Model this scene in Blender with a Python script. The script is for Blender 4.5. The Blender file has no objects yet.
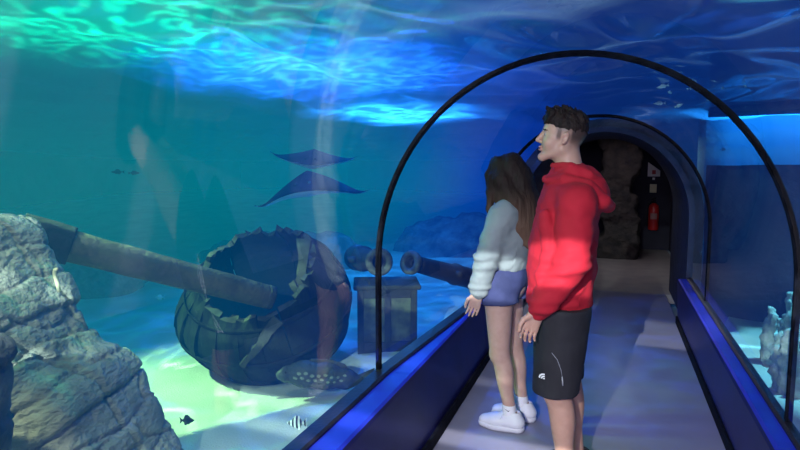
import bpy, bmesh, math, random
import numpy as np
from mathutils import Vector, Matrix, noise
random.seed(4); rng = np.random.RandomState(7)
C = bpy.context.scene.collection
R = math.radians

# ------------------------------------------------------------------ helpers
def tag(o, label=None, cat=None, group=None, kind=None):
    if label: o['label'] = label
    if cat: o['category'] = cat
    if group: o['group'] = group
    if kind: o['kind'] = kind
    return o

def empty(name, loc=(0, 0, 0), rz=0.0, label=None, cat=None, group=None):
    o = bpy.data.objects.new(name, None); C.objects.link(o)
    o.location = loc; o.rotation_euler = (0, 0, rz); o.empty_display_size = .1
    return tag(o, label, cat, group)

def obj(name, me, mats=None, parent=None, smooth=True):
    if isinstance(me, bmesh.types.BMesh):
        bm = me; me = bpy.data.meshes.new(name); bm.to_mesh(me); bm.free()
    if smooth:
        me.polygons.foreach_set('use_smooth', [True] * len(me.polygons))
    o = bpy.data.objects.new(name, me); C.objects.link(o)
    for m in (mats if isinstance(mats, (list, tuple)) else [mats]):
        if m: me.materials.append(m)
    if parent: o.parent = parent
    return o

def mesh(vs, fs, name='m'):
    me = bpy.data.meshes.new(name)
    me.from_pydata([tuple(map(float, v)) for v in vs], [], [tuple(map(int, f)) for f in fs]); me.update()
    return me

def box(bm, lo, hi, rot=None, bev=0.0):
    c = [(a + b) / 2 for a, b in zip(lo, hi)]; s = [abs(b - a) for a, b in zip(lo, hi)]
    M = Matrix.Translation(c) @ Matrix.Diagonal((*s, 1))
    if rot is not None: M = rot @ M
    r = bmesh.ops.create_cube(bm, size=1, matrix=M)
    if bev:
        es = list({e for v in r['verts'] for e in v.link_edges})
        bmesh.ops.bevel(bm, geom=es, offset=bev, segments=2, affect='EDGES', profile=.5)

def tube(bm, pts, rad, n=10, cap=True):
    pts = [Vector(p) for p in pts]
    rads = rad if isinstance(rad, (list, tuple)) else [rad] * len(pts)
    rings = []; up = Vector((0, 0, 1)); prev = None
    for i, p in enumerate(pts):
        t = (pts[min(i + 1, len(pts) - 1)] - pts[max(i - 1, 0)]).normalized()
        if prev is None:
            a = t.cross(up if abs(t.dot(up)) < .95 else Vector((1, 0, 0))).normalized()
        else:
            a = (prev - t * prev.dot(t)).normalized()
        b = t.cross(a); prev = a
        rings.append([bm.verts.new(p + (a * math.cos(2 * math.pi * k / n) + b * math.sin(2 * math.pi * k / n)) * rads[i]) for k in range(n)])
    for i in range(len(rings) - 1):
        for k in range(n):
            bm.faces.new((rings[i][k], rings[i][(k + 1) % n], rings[i + 1][(k + 1) % n], rings[i + 1][k]))
    if cap:
        bm.faces.new(list(reversed(rings[0]))); bm.faces.new(rings[-1])

def lathe(bm, prof, n=24, M=None):
    """prof: list of (radius, z)."""
    rings = []
    for r, z in prof:
        rings.append([bm.verts.new((M @ Vector((r * math.cos(2 * math.pi * k / n), r * math.sin(2 * math.pi * k / n), z))) if M else (r * math.cos(2 * math.pi * k / n), r * math.sin(2 * math.pi * k / n), z)) for k in range(n)])
    for i in range(len(rings) - 1):
        for k in range(n):
            bm.faces.new((rings[i][k], rings[i][(k + 1) % n], rings[i + 1][(k + 1) % n], rings[i + 1][k]))
    bm.faces.new(list(reversed(rings[0]))); bm.faces.new(rings[-1])

# ------------------------------------------------------------------ signed distance modelling
class Field:
    """Smooth unions of capsules and ellipsoids, meshed as one continuous skin."""
    def __init__(s, h=.006): s.h = h; s.ops = []
    def cap(s, a, b, ra, rb=None, k=.02, flat=None, op='u'):
        rb = ra if rb is None else rb
        s.ops.append(('cap', np.array(a, float), np.array(b, float), ra, rb, flat, k, op)); return s
    def ell(s, c, r, rot=None, k=.02, op='u'):
        s.ops.append(('ell', np.array(c, float), np.array(r, float), None if rot is None else np.array(rot.to_3x3()), k, op)); return s
    def rbox(s, c, r, rad=.01, rot=None, k=.01, op='u'):
        s.ops.append(('box', np.array(c, float), np.array(r, float), rad, None if rot is None else np.array(rot.to_3x3()), k, op)); return s
    def chain(s, pts, rads, k=.02, flat=None):
        for i in range(len(pts) - 1): s.cap(pts[i], pts[i + 1], rads[i], rads[i + 1], k, flat)
        return s
    def cut(s, p, n, lo=None, hi=None, k=0):
        n = np.array(n, float); n /= np.linalg.norm(n)
        s.ops.append(('cut', np.array(p, float), n, lo, hi)); return s
    def _bb(s, o):
        if o[0] == 'cap':
            m = max(o[3], o[4]) + o[6]; return np.minimum(o[1], o[2]) - m, np.maximum(o[1], o[2]) + m
        if o[0] == 'ell':
            m = o[2].max() if o[3] is not None else o[2]; return o[1] - m - o[4], o[1] + m + o[4]
        if o[0] == 'box':
            m = (np.linalg.norm(o[2]) if o[4] is not None else o[2]) + o[3]; return o[1] - m - o[5], o[1] + m + o[5]
    def build(s, disp=None, smooth=0):
        h = s.h
        bbs = [s._bb(o) for o in s.ops if o[0] != 'cut' and o[-1] == 'u']
        lo = np.min([b[0] for b in bbs], 0) - 3 * h; hi = np.max([b[1] for b in bbs], 0) + 3 * h
        ax = [np.arange(lo[i], hi[i] + h, h, dtype=np.float32) for i in range(3)]
        F = np.full([len(a) for a in ax], .5, np.float32)
        for o in s.ops:
            if o[0] == 'cut':
                L = lo if o[3] is None else np.array(o[3], float); H = hi if o[4] is None else np.array(o[4], float)
            else:
                L, H = s._bb(o); L = L - 4 * h; H = H + 4 * h
            sl = tuple(slice(max(0, int((L[i] - lo[i]) / h)), max(0, int((H[i] - lo[i]) / h) + 2)) for i in range(3))
            X, Y, Z = ax[0][sl[0]][:, None, None], ax[1][sl[1]][None, :, None], ax[2][sl[2]][None, None, :]
            if min(X.size, Y.size, Z.size) == 0: continue
            if o[0] == 'cut':
                d = (X - o[1][0]) * o[2][0] + (Y - o[1][1]) * o[2][1] + (Z - o[1][2]) * o[2][2]
                F[sl] = np.maximum(F[sl], d); continue
            if o[0] == 'cap':
                _, a, b, ra, rb, flat, k, op = o
                P = [X - a[0], Y - a[1], Z - a[2]]; ab = b - a; f = 1.0
                ll = max(float(ab @ ab), 1e-9)
                t = np.clip((P[0] * ab[0] + P[1] * ab[1] + P[2] * ab[2]) / ll, 0, 1)
                Q = [P[i] - t * ab[i] for i in range(3)]
                if flat is not None:
                    n = np.array(flat[0], float); n /= np.linalg.norm(n); f = flat[1]
                    dn = (Q[0] * n[0] + Q[1] * n[1] + Q[2] * n[2]) * (1 / f - 1)
                    Q = [Q[i] + dn * n[i] for i in range(3)]
                d = (np.sqrt(Q[0] ** 2 + Q[1] ** 2 + Q[2] ** 2) - (ra + (rb - ra) * t)) * min(f, 1)
            else:
                c = o[1]; P = [X - c[0], Y - c[1], Z - c[2]]
                rot = o[3] if o[0] == 'ell' else o[4]
                if rot is not None:
                    P = [P[0] * rot[0][i] + P[1] * rot[1][i] + P[2] * rot[2][i] for i in range(3)]
                if o[0] == 'ell':
                    r = o[2]; k, op = o[4], o[5]
                    k0 = np.sqrt((P[0] / r[0]) ** 2 + (P[1] / r[1]) ** 2 + (P[2] / r[2]) ** 2)
                    k1 = np.sqrt((P[0] / r[0] ** 2) ** 2 + (P[1] / r[1] ** 2) ** 2 + (P[2] / r[2] ** 2) ** 2)
                    d = k0 * (k0 - 1) / np.maximum(k1, 1e-6)
                else:
                    r = o[2]; k, op = o[5], o[6]
                    q = [np.abs(P[i]) - r[i] for i in range(3)]
                    d = np.sqrt(sum(np.maximum(v, 0) ** 2 for v in q)) + np.minimum(np.maximum(np.maximum(q[0], q[1]), q[2]), 0) - o[3]
            A = F[sl]
            if op == 'u':
                hh = np.maximum(k - np.abs(A - d), 0) / k; F[sl] = np.minimum(A, d) - hh * hh * k * .25
            else:
                d = -d; hh = np.maximum(k - np.abs(A - d), 0) / k; F[sl] = np.maximum(A, d) + hh * hh * k * .25
        S = F < 0
        cs = np.zeros([n - 1 for n in F.shape], np.int8)
        cor = [(i, j, k) for i in (0, 1) for j in (0, 1) for k in (0, 1)]
        def sh(A, c): return A[c[0]:A.shape[0] - 1 + c[0], c[1]:A.shape[1] - 1 + c[1], c[2]:A.shape[2] - 1 + c[2]]
        for c in cor: cs += sh(S, c)
        act = (cs > 0) & (cs < 8); ijk = np.argwhere(act)
        idx = np.full(act.shape, -1, np.int64); idx[act] = np.arange(len(ijk))
        V = np.zeros((len(ijk), 3)); W = np.zeros(len(ijk))
        val = {c: sh(F, c)[act] for c in cor}
        for c in cor:
            for x in range(3):
                if c[x] == 0:
                    e = list(c); e[x] = 1; e = tuple(e)
                    fa, fb = val[c], val[e]; m = (fa < 0) != (fb < 0)
                    t = np.where(m, fa / np.where(m, fa - fb, 1), 0)
                    p = np.array(c, float)[None] + t[:, None] * (np.array(e) - np.array(c))[None]
                    V += p * m[:, None]; W += m
        V = (V / W[:, None] + ijk) * h + lo
        quads = []
        for x in range(3):
            y, z = (x + 1) % 3, (x + 2) % 3
            a = [slice(None)] * 3; b = [slice(None)] * 3
            a[x] = slice(0, -1); b[x] = slice(1, None)
            m = S[tuple(a)] != S[tuple(b)]
            pos = np.argwhere(m); pos = pos[(pos[:, y] > 0) & (pos[:, z] > 0) & (pos[:, y] < F.shape[y] - 1) & (pos[:, z] < F.shape[z] - 1)]
            ins = S[tuple(pos.T)]
            def ci(dy, dz):
                q = pos.copy(); q[:, y] += dy; q[:, z] += dz; return idx[tuple(q.T)]
            q = np.stack([ci(-1, -1), ci(0, -1), ci(0, 0), ci(-1, 0)], 1)
            q[~ins] = q[~ins][:, ::-1]; quads.append(q)
        Q = np.concatenate(quads); Q = Q[(Q >= 0).all(1)]
        for _ in range(smooth):
            acc = np.zeros_like(V); cnt = np.zeros(len(V))
            for i in range(4):
                for j in (1, 3):
                    np.add.at(acc, Q[:, i], V[Q[:, (i + j) % 4]]); np.add.at(cnt, Q[:, i], 1)
            V = V * .5 + .5 * acc / np.maximum(cnt, 1)[:, None]
        if disp is not None:
            n = np.zeros_like(V)
            fn = np.cross(V[Q[:, 2]] - V[Q[:, 0]], V[Q[:, 3]] - V[Q[:, 1]])
            for i in range(4): np.add.at(n, Q[:, i], fn)
            n /= np.maximum(np.linalg.norm(n, axis=1), 1e-12)[:, None]
            V = V + n * np.array([disp(p, q) for p, q in zip(V, n)])[:, None]
        s.V, s.Q = V, Q
        me = bpy.data.meshes.new('skin')
        me.vertices.add(len(V)); me.vertices.foreach_set('co', V.astype(np.float32).ravel())
        me.loops.add(Q.size); me.loops.foreach_set('vertex_index', Q.astype(np.int32).ravel())
        me.polygons.add(len(Q)); me.polygons.foreach_set('loop_start', np.arange(0, Q.size, 4, dtype=np.int32))
        me.polygons.foreach_set('loop_total', np.full(len(Q), 4, np.int32))
        me.update(calc_edges=True); me.validate()
        return me

def paint(me, fn):
    """material slot per face from its centre."""
    me.polygons.foreach_set('material_index', [fn(p.center) for p in me.polygons])

def N(p, s=1.0, o=0.0): return noise.noise(Vector((p[0] * s + o, p[1] * s + o * .7, p[2] * s - o)))

# ------------------------------------------------------------------ materials
def mat(name, col, rough=.6, nz=None, bump=None, metal=0, spec=.4, col2=None, sub=0, coat=0, sheen=0, stretch=(1, 1, 1)):
    """Principled with a noise mix (nz=scale) between col and col2 and a noise bump (scale, strength)."""
    m = bpy.data.materials.new(name); m.use_nodes = True; nt = m.node_tree; b = nt.nodes['Principled BSDF']
    b.inputs['Base Color'].default_value = (*col, 1); b.inputs['Roughness'].default_value = rough
    b.inputs['Metallic'].default_value = metal; b.inputs['Specular IOR Level'].default_value = spec
    b.inputs['Coat Weight'].default_value = coat; b.inputs['Sheen Weight'].default_value = sheen
    if sub:
        b.inputs['Subsurface Weight'].default_value = sub; b.inputs['Subsurface Radius'].default_value = (.9, .35, .2); b.inputs['Subsurface Scale'].default_value = .012
    tc = nt.nodes.new('ShaderNodeTexCoord'); mp = nt.nodes.new('ShaderNodeMapping'); mp.inputs['Scale'].default_value = stretch
    nt.links.new(tc.outputs['Object'], mp.inputs['Vector'])
    if nz:
        t = nt.nodes.new('ShaderNodeTexNoise'); t.inputs['Scale'].default_value = nz; t.inputs['Detail'].default_value = 6
        r = nt.nodes.new('ShaderNodeMapRange'); r.inputs['From Min'].default_value = .35; r.inputs['From Max'].default_value = .65
        x = nt.nodes.new('ShaderNodeMix'); x.data_type = 'RGBA'
        x.inputs['A'].default_value = (*col, 1); x.inputs['B'].default_value = (*(col2 or [c * .6 for c in col]), 1)
        nt.links.new(mp.outputs[0], t.inputs['Vector']); nt.links.new(t.outputs['Fac'], r.inputs['Value'])
        nt.links.new(r.outputs[0], x.inputs['Factor']); nt.links.new(x.outputs['Result'], b.inputs['Base Color'])
    if bump:
        t = nt.nodes.new('ShaderNodeTexNoise'); t.inputs['Scale'].default_value = bump[0]; t.inputs['Detail'].default_value = 8
        u = nt.nodes.new('ShaderNodeBump'); u.inputs['Strength'].default_value = bump[1]; u.inputs['Distance'].default_value = bump[2] if len(bump) > 2 else .01
        nt.links.new(mp.outputs[0], t.inputs['Vector']); nt.links.new(t.outputs['Fac'], u.inputs['Height']); nt.links.new(u.outputs[0], b.inputs['Normal'])
    return m

def nodes(name):
    m = bpy.data.materials.new(name); m.use_nodes = True; nt = m.node_tree
    for n in list(nt.nodes): nt.nodes.remove(n)
    out = nt.nodes.new('ShaderNodeOutputMaterial')
    def nn(t, **kw):
        n = nt.nodes.new('ShaderNode' + t)
        for k, v in kw.items():
            if k in n.inputs: n.inputs[k].default_value = v
            else: setattr(n, k, v)
        return n
    return m, nt, out, nn, nt.links.new

# acrylic: clear sheet with its real surface reflection
def acrylic_mat():
    m, nt, out, nn, L = nodes('acrylic')
    lw = nn('LayerWeight', Blend=.5); pw = nn('Math', operation='POWER'); pw.inputs[1].default_value = 3.5
    ml = nn('Math', operation='MULTIPLY_ADD'); ml.inputs[1].default_value = .5; ml.inputs[2].default_value = .045
    tr = nn('BsdfTransparent', Color=(.95, .98, 1, 1)); gl = nn('BsdfGlossy', Color=(1, 1, 1, 1), Roughness=.015)
    mx = nn('MixShader')
    L(lw.outputs['Facing'], pw.inputs[0]); L(pw.outputs[0], ml.inputs[0]); L(ml.outputs[0], mx.inputs[0])
    L(tr.outputs[0], mx.inputs[1]); L(gl.outputs[0], mx.inputs[2]); L(mx.outputs[0], out.inputs['Surface'])
    return m

def water_mat():
    m, nt, out, nn, L = nodes('tank_water')
    tr = nn('BsdfTransparent', Color=(1, 1, 1, 1)); L(tr.outputs[0], out.inputs['Surface'])
    ab = nn('VolumeAbsorption', Color=(.05, .45, .45, 1), Density=.21)
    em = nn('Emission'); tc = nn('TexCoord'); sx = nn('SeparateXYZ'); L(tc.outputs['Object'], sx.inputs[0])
    # glow stands in for scattered light: greener by left bay, bluer towards tunnel
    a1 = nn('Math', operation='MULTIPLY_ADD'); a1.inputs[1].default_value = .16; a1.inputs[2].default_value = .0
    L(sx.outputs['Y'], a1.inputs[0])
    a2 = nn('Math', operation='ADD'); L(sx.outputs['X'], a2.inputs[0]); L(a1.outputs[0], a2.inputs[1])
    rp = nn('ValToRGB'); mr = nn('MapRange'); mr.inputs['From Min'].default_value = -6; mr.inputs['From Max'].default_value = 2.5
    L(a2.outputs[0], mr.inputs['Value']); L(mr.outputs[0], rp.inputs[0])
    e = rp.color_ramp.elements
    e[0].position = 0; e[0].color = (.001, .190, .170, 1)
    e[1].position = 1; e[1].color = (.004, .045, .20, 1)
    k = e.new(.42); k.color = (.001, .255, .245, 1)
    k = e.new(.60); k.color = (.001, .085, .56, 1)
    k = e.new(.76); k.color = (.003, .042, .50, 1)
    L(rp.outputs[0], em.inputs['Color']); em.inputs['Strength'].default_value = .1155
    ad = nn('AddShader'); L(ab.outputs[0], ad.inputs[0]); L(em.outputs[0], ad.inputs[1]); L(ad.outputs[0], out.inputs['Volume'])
    return m

def surface_mat():
    m, nt, out, nn, L = nodes('water_surface')
    gl = nn('BsdfGlossy', Color=(.85, .95, 1, 1), Roughness=.03)
    tl = nn('BsdfTranslucent', Color=(.9, .95, 1, 1)); tr = nn('BsdfTransparent', Color=(1, 1, 1, 1))
    m1 = nn('MixShader'); m1.inputs[0].default_value = .50; L(tl.outputs[0], m1.inputs[1]); L(tr.outputs[0], m1.inputs[2])
    m2 = nn('MixShader'); m2.inputs[0].default_value = .45; L(m1.outputs[0], m2.inputs[1]); L(gl.outputs[0], m2.inputs[2])
    L(m2.outputs[0], out.inputs['Surface'])
    return m

M = {}
M['acrylic'] = acrylic_mat(); M['water'] = water_mat(); M['surface'] = surface_mat()
M['floor'] = mat('vinyl_floor', (.27, .26, .34), .34, nz=3, col2=(.225, .22, .295), bump=(160, .12, .002))
M['ledge'] = mat('kerb_paint', (.016, .018, .12), .42, nz=4, col2=(.012, .013, .085), bump=(60, .1, .003))
M['ledgetop'] = mat('kerb_top_paint', (.02, .04, .52), .35, nz=5, col2=(.018, .03, .40))
M['seal'] = mat('black_gasket', (.010, .009, .012), .35, nz=14, col2=(.022, .018, .02), bump=(60, .3, .004))
M['rib'] = mat('arch_rubber', (.002, .0025, .005), .7, spec=.08, nz=20, col2=(.008, .009, .016))
M['sand'] = mat('pale_sand', (.62, .60, .48), .9, nz=2.2, col2=(.50, .50, .40), bump=(90, .5, .01))
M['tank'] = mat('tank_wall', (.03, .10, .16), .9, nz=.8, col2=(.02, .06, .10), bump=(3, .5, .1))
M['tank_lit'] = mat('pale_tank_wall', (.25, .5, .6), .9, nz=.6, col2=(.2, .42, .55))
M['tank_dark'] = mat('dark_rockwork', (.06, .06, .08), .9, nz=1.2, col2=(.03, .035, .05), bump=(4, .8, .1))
M['rock'] = mat('grey_rock', (.44, .40, .30), .85, spec=.2, nz=4, col2=(.24, .225, .18), bump=(24, .95, .03), stretch=(1, 1, 1.8))
M['rock_dark'] = mat('dark_rock', (.20, .20, .20), .9, nz=6, col2=(.08, .09, .10), bump=(22, .9, .03))
M['portal'] = mat('portal_plaster', (.035, .04, .085), .7, nz=5, col2=(.02, .024, .06), bump=(9, .6, .04))
M['room'] = mat('dark_room_wall', (.030, .028, .045), .85, nz=3, col2=(.022, .02, .034))
M['room_floor'] = mat('taupe_concrete', (.34, .30, .29), .6, nz=4, col2=(.27, .25, .25), bump=(60, .2, .004))
M['pillar'] = mat('brown_rockwork', (.065, .05, .045), .9, nz=7, col2=(.03, .026, .028), bump=(14, 1, .05))
M['wood'] = mat('sunken_wood', (.085, .074, .048), .9, spec=.1, nz=6, col2=(.042, .038, .03), bump=(22, .8, .02), stretch=(1, 1, 1))
M['wood_in'] = mat('dark_inner_wood', (.016, .016, .015), .95, spec=.08, nz=6, col2=(.011, .013, .015), bump=(18, .8, .02))
M['wood_dk'] = mat('dark_barrel_wood', (.013, .018, .010), .95, spec=.08, nz=7, col2=(.006, .007, .006), bump=(16, .9, .03), stretch=(1, 1, .4))
M['wood_edge'] = mat('worn_wood_edge', (.026, .026, .015), .9, spec=.1, nz=9, col2=(.06, .06, .045), bump=(30, .7, .01))
M['chest'] = mat('chest_wood', (.05, .043, .030), .8, nz=7, col2=(.024, .022, .017), bump=(30, .6, .01))
M['chest_panel'] = mat('chest_panel_wood', (.15, .15, .07), .8, nz=9, col2=(.035, .036, .025), bump=(30, .6, .01))
M['iron'] = mat('rusty_iron', (.05, .048, .045), .7, nz=14, col2=(.09, .065, .04), bump=(40, .6, .006), metal=.3)
M['iron_rim'] = mat('pale_iron_rim', (.16, .15, .10), .7, nz=20, col2=(.07, .06, .05), bump=(40, .5, .006))

# people
M['skin_boy'] = mat('boy_skin', (.50, .30, .215), .5, nz=30, col2=(.46, .265, .19), sub=.15)
def stubble():
    nt = M['skin_boy'].node_tree; b = nt.nodes['Principled BSDF']; src = b.inputs['Base Color'].links[0].from_socket
    at = nt.nodes.new('ShaderNodeAttribute'); at.attribute_name = 'crop'; x = nt.nodes.new('ShaderNodeMix'); x.data_type = 'RGBA'
    x.inputs['B'].default_value = (.035, .022, .018, 1); nt.links.new(at.outputs['Fac'], x.inputs['Factor']); nt.links.new(src, x.inputs['A']); nt.links.new(x.outputs['Result'], b.inputs['Base Color'])
stubble()
M['skin_girl'] = mat('girl_skin', (.52, .335, .265), .5, nz=30, col2=(.48, .30, .235), sub=.15)
M['fade'] = mat('short_cropped_hair', (.085, .056, .045), .7, nz=240, col2=(.14, .09, .07))
M['lips'] = mat('lips', (.44, .22, .17), .45)
M['eyewhite'] = mat('eye_white', (.34, .30, .28), .3); M['iris'] = mat('dark_iris', (.02, .014, .01), .15)
M['hair_boy'] = mat('dark_brown_hair', (.010, .0065, .006), .6, spec=.15, nz=60, col2=(.022, .013, .010), bump=(130, .7, .01), stretch=(1, 1, .3))
def girl_hair():
    m = mat('long_brown_hair', (.022, .013, .010), .6, spec=.12, bump=(120, .8, .006), stretch=(1, 1, .06))
    nt = m.node_tree; b = nt.nodes['Principled BSDF']
    tc = nt.nodes.new('ShaderNodeTexCoord'); s = nt.nodes.new('ShaderNodeSeparateXYZ'); nt.links.new(tc.outputs['Object'], s.inputs[0])
    r = nt.nodes.new('ShaderNodeMapRange'); r.inputs['From Min'].default_value = 1.38; r.inputs['From Max'].default_value = 1.1
    x = nt.nodes.new('ShaderNodeMix'); x.data_type = 'RGBA'; x.inputs['A'].default_value = (.020, .012, .010, 1); x.inputs['B'].default_value = (.13, .075, .05, 1)
    nt.links.new(s.outputs['Z'], r.inputs['Value']); nt.links.new(r.outputs[0], x.inputs['Factor']); nt.links.new(x.outputs['Result'], b.inputs['Base Color'])
    return m
M['hair_girl'] = girl_hair()
M['red'] = mat('red_fleece', (.42, .008, .022), .85, nz=8, col2=(.36, .006, .018), bump=(260, .25, .003))
M['black_cloth'] = mat('black_jersey', (.012, .012, .015), .8, nz=9, col2=(.018, .018, .022), bump=(220, .25, .003))
M['grey_cloth'] = mat('grey_sweatshirt', (.25, .285, .285), .9, nz=9, col2=(.21, .245, .25), bump=(240, .3, .003))
M['denim'] = mat('blue_denim', (.045, .055, .15), .8, nz=14, col2=(.028, .036, .105), bump=(300, .3, .002))
M['white_cloth'] = mat('white_cotton', (.75, .75, .76), .8, bump=(200, .3, .003))
M['white_leather'] = mat('white_leather', (.70, .70, .73), .5, nz=8, col2=(.64, .64, .68))
M['sole'] = mat('white_rubber', (.62, .62, .66), .6); M['black_shoe'] = mat('black_shoe_mesh', (.012, .012, .014), .7, bump=(160, .4, .003))
M['white'] = mat('white_print', (.8, .8, .8), .6)
M['grey_print'] = mat('grey_print', (.30, .31, .34), .6); M['mark'] = mat('dark_print', (.03, .03, .04), .6)
# animals and small things
M['ray_top'] = mat('ray_back', (.005, .006, .010), .8, spec=.1, nz=9, col2=(.010, .012, .018)); M['ray_belly'] = mat('ray_belly', (.75, .78, .78), .6)
M['fish_dark'] = mat('dark_fish', (.02, .022, .026), .5); M['fish_pale'] = mat('pale_fish', (.75, .80, .80), .4)
M['fish_blue'] = mat('blue_fish', (.25, .5, .75), .4)
M['fish_mott'] = mat('mottled_fish_skin', (.07, .075, .06), .6, nz=16, col2=(.03, .036, .034), bump=(60, .5, .006))
M['spot'] = mat('yellow_spots', (.34, .35, .20), .6, nz=60, col2=(.16, .18, .12))
M['coral'] = mat('pale_coral', (.55, .60, .50), .9, nz=14, col2=(.30, .38, .34), bump=(40, 1, .02))
M['ext_red'] = mat('extinguisher_red', (.55, .02, .02), .35); M['dark_metal'] = mat('dark_metal', (.03, .03, .035), .4, metal=.6)
M['sign'] = mat('sign_white', (.75, .72, .66), .5); M['label'] = mat('faded_label', (.42, .20, .18), .5); M['sign_y'] = mat('sign_cream', (.70, .62, .36), .5); M['sign_r'] = mat('sign_red', (.5, .05, .04), .5)

def stripes_mat():
    m = mat('striped_fish', (.7, .72, .68), .45); nt = m.node_tree; b = nt.nodes['Principled BSDF']
    tc = nt.nodes.new('ShaderNodeTexCoord'); w = nt.nodes.new('ShaderNodeTexWave'); w.wave_type = 'BANDS'; w.bands_direction = 'X'
    w.inputs['Scale'].default_value = 15; w.inputs['Distortion'].default_value = .6
    r = nt.nodes.new('ShaderNodeValToRGB'); r.color_ramp.interpolation = 'CONSTANT'
    r.color_ramp.elements[0].color = (.012, .012, .014, 1); r.color_ramp.elements[1].color = (.66, .70, .64, 1); r.color_ramp.elements[1].position = .5
    nt.links.new(tc.outputs['Object'], w.inputs['Vector']); nt.links.new(w.outputs['Fac'], r.inputs[0]); nt.links.new(r.outputs[0], b.inputs['Base Color'])
    return m
M['fish_stripe'] = stripes_mat()

# ------------------------------------------------------------------ tunnel shape
def section(y):
    """centre x, half width and rise of the acrylic vault at y"""
    t = min(max((y - 2.72) / 2.28, 0), 1.45)
    return -.195 + .075 * t, .905 - .075 * t, .98 - .095 * t
SILL = .43
def vault_pts(y, n=36, off=0.0, z0=SILL):
    cx, a, b = section(y); a += off; b += off
    pts = [(cx - a, y, z0), (cx - a, y, (z0 + 1) / 2)]
    pts += [(cx - a * math.cos(math.pi * k / n), y, 1 + b * math.sin(math.pi * k / n)) for k in range(n + 1)]
    pts += [(cx + a, y, (z0 + 1) / 2), (cx + a, y, z0)]
    return pts
def loft(secs, flip=False, close_ends=False):
    n = len(secs[0]); vs = [p for s in secs for p in s]; fs = []
    for i in range(len(secs) - 1):
        for k in range(n - 1):
            f = (i * n + k, i * n + k + 1, (i + 1) * n + k + 1, (i + 1) * n + k); fs.append(f[::-1] if flip else f)
    return mesh(vs, fs)

YB, YP = -3.2, 6.0       # tunnel from behind the camera to the portal
ys1 = [YB + (2.72 - YB) * i / 16 for i in range(17)]; ys2 = [2.72 + (YP - 2.72) * i / 10 for i in range(11)]
tag(obj('window_1', loft([vault_pts(y) for y in ys1]), M['acrylic']), 'clear curved acrylic vault over the near tunnel', None, None, 'structure')
tag(obj('window_2', loft([vault_pts(y) for y in ys2]), M['acrylic']), 'clear curved acrylic vault over the far tunnel', None, None, 'structure')

def room_pts(y, off=0.0, z0=0.0, n=36):
    a, b, cx = 1.06 + off, .98 + off, -.08
    return [(cx - a, y, z0)] + [(cx - a * math.cos(math.pi * k / n), y, .98 + b * math.sin(math.pi * k / n)) for k in range(n + 1)] + [(cx + a, y, z0)]

# water body with the dry tunnel and corridor cut out of it
def water_body():
    secs = []
    def ringw(y, off=.045):
        return vault_pts(y, 36, off, -.12)
    for y in [YB - .05] + ys1[1:] + ys2[1:]: secs.append(ringw(y))
    n = len(secs[0])
    secs += [ringw(7.5)]
    def rm(y): return [(-.08 - 1.1, y, -.12)] + room_pts(y, .04, -.12) + [(-.08 + 1.1, y, -.12)]
    secs += [rm(7.52), rm(11.3)]
    vs = [p for s in secs for p in s]; fs = []
    for i in range(len(secs) - 1):
        for k in range(n):
            k2 = (k + 1) % n
            fs.append((i * n + k, i * n + k2, (i + 1) * n + k2, (i + 1) * n + k))
    fs.append(tuple(range(n))[::-1]); fs.append(tuple((len(secs) - 1) * n + k for k in range(n)))
    b0 = len(vs); X0, X1, Y0, Y1, Z0, Z1 = -19, 8, -7, 27, -.9, 5.2
    vs += [(x, y, z) for z in (Z0, Z1) for y in (Y0, Y1) for x in (X0, X1)]
    fs += [tuple(b0 + i for i in f) for f in ((0, 2, 3, 1), (4, 5, 7, 6), (0, 1, 5, 4), (2, 6, 7, 3), (0, 4, 6, 2), (1, 3, 7, 5))]
    me = mesh(vs, fs)
    bm = bmesh.new(); bm.from_mesh(me); bmesh.ops.recalc_face_normals(bm, faces=bm.faces[:])
    bm.normal_update()
    # the cavity wall must face into the dry space
    cav = [f for f in bm.faces if all(v.index < b0 for v in f.verts)]; out = [f for f in bm.faces if any(v.index >= b0 for v in f.verts)]
    mid = Vector((0, 2, 1))
    if sum(f.normal.dot((f.calc_center_median() - mid).normalized()) * f.calc_area() for f in cav) > 0: bmesh.ops.reverse_faces(bm, faces=cav)
    if sum(f.normal.dot((f.calc_center_median() - mid).normalized()) for f in out) < 0: bmesh.ops.reverse_faces(bm, faces=out)
    return bm
tag(obj('water', water_body(), M['water'], smooth=False), 'blue green tank water around the tunnel', None, None, 'structure')

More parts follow.
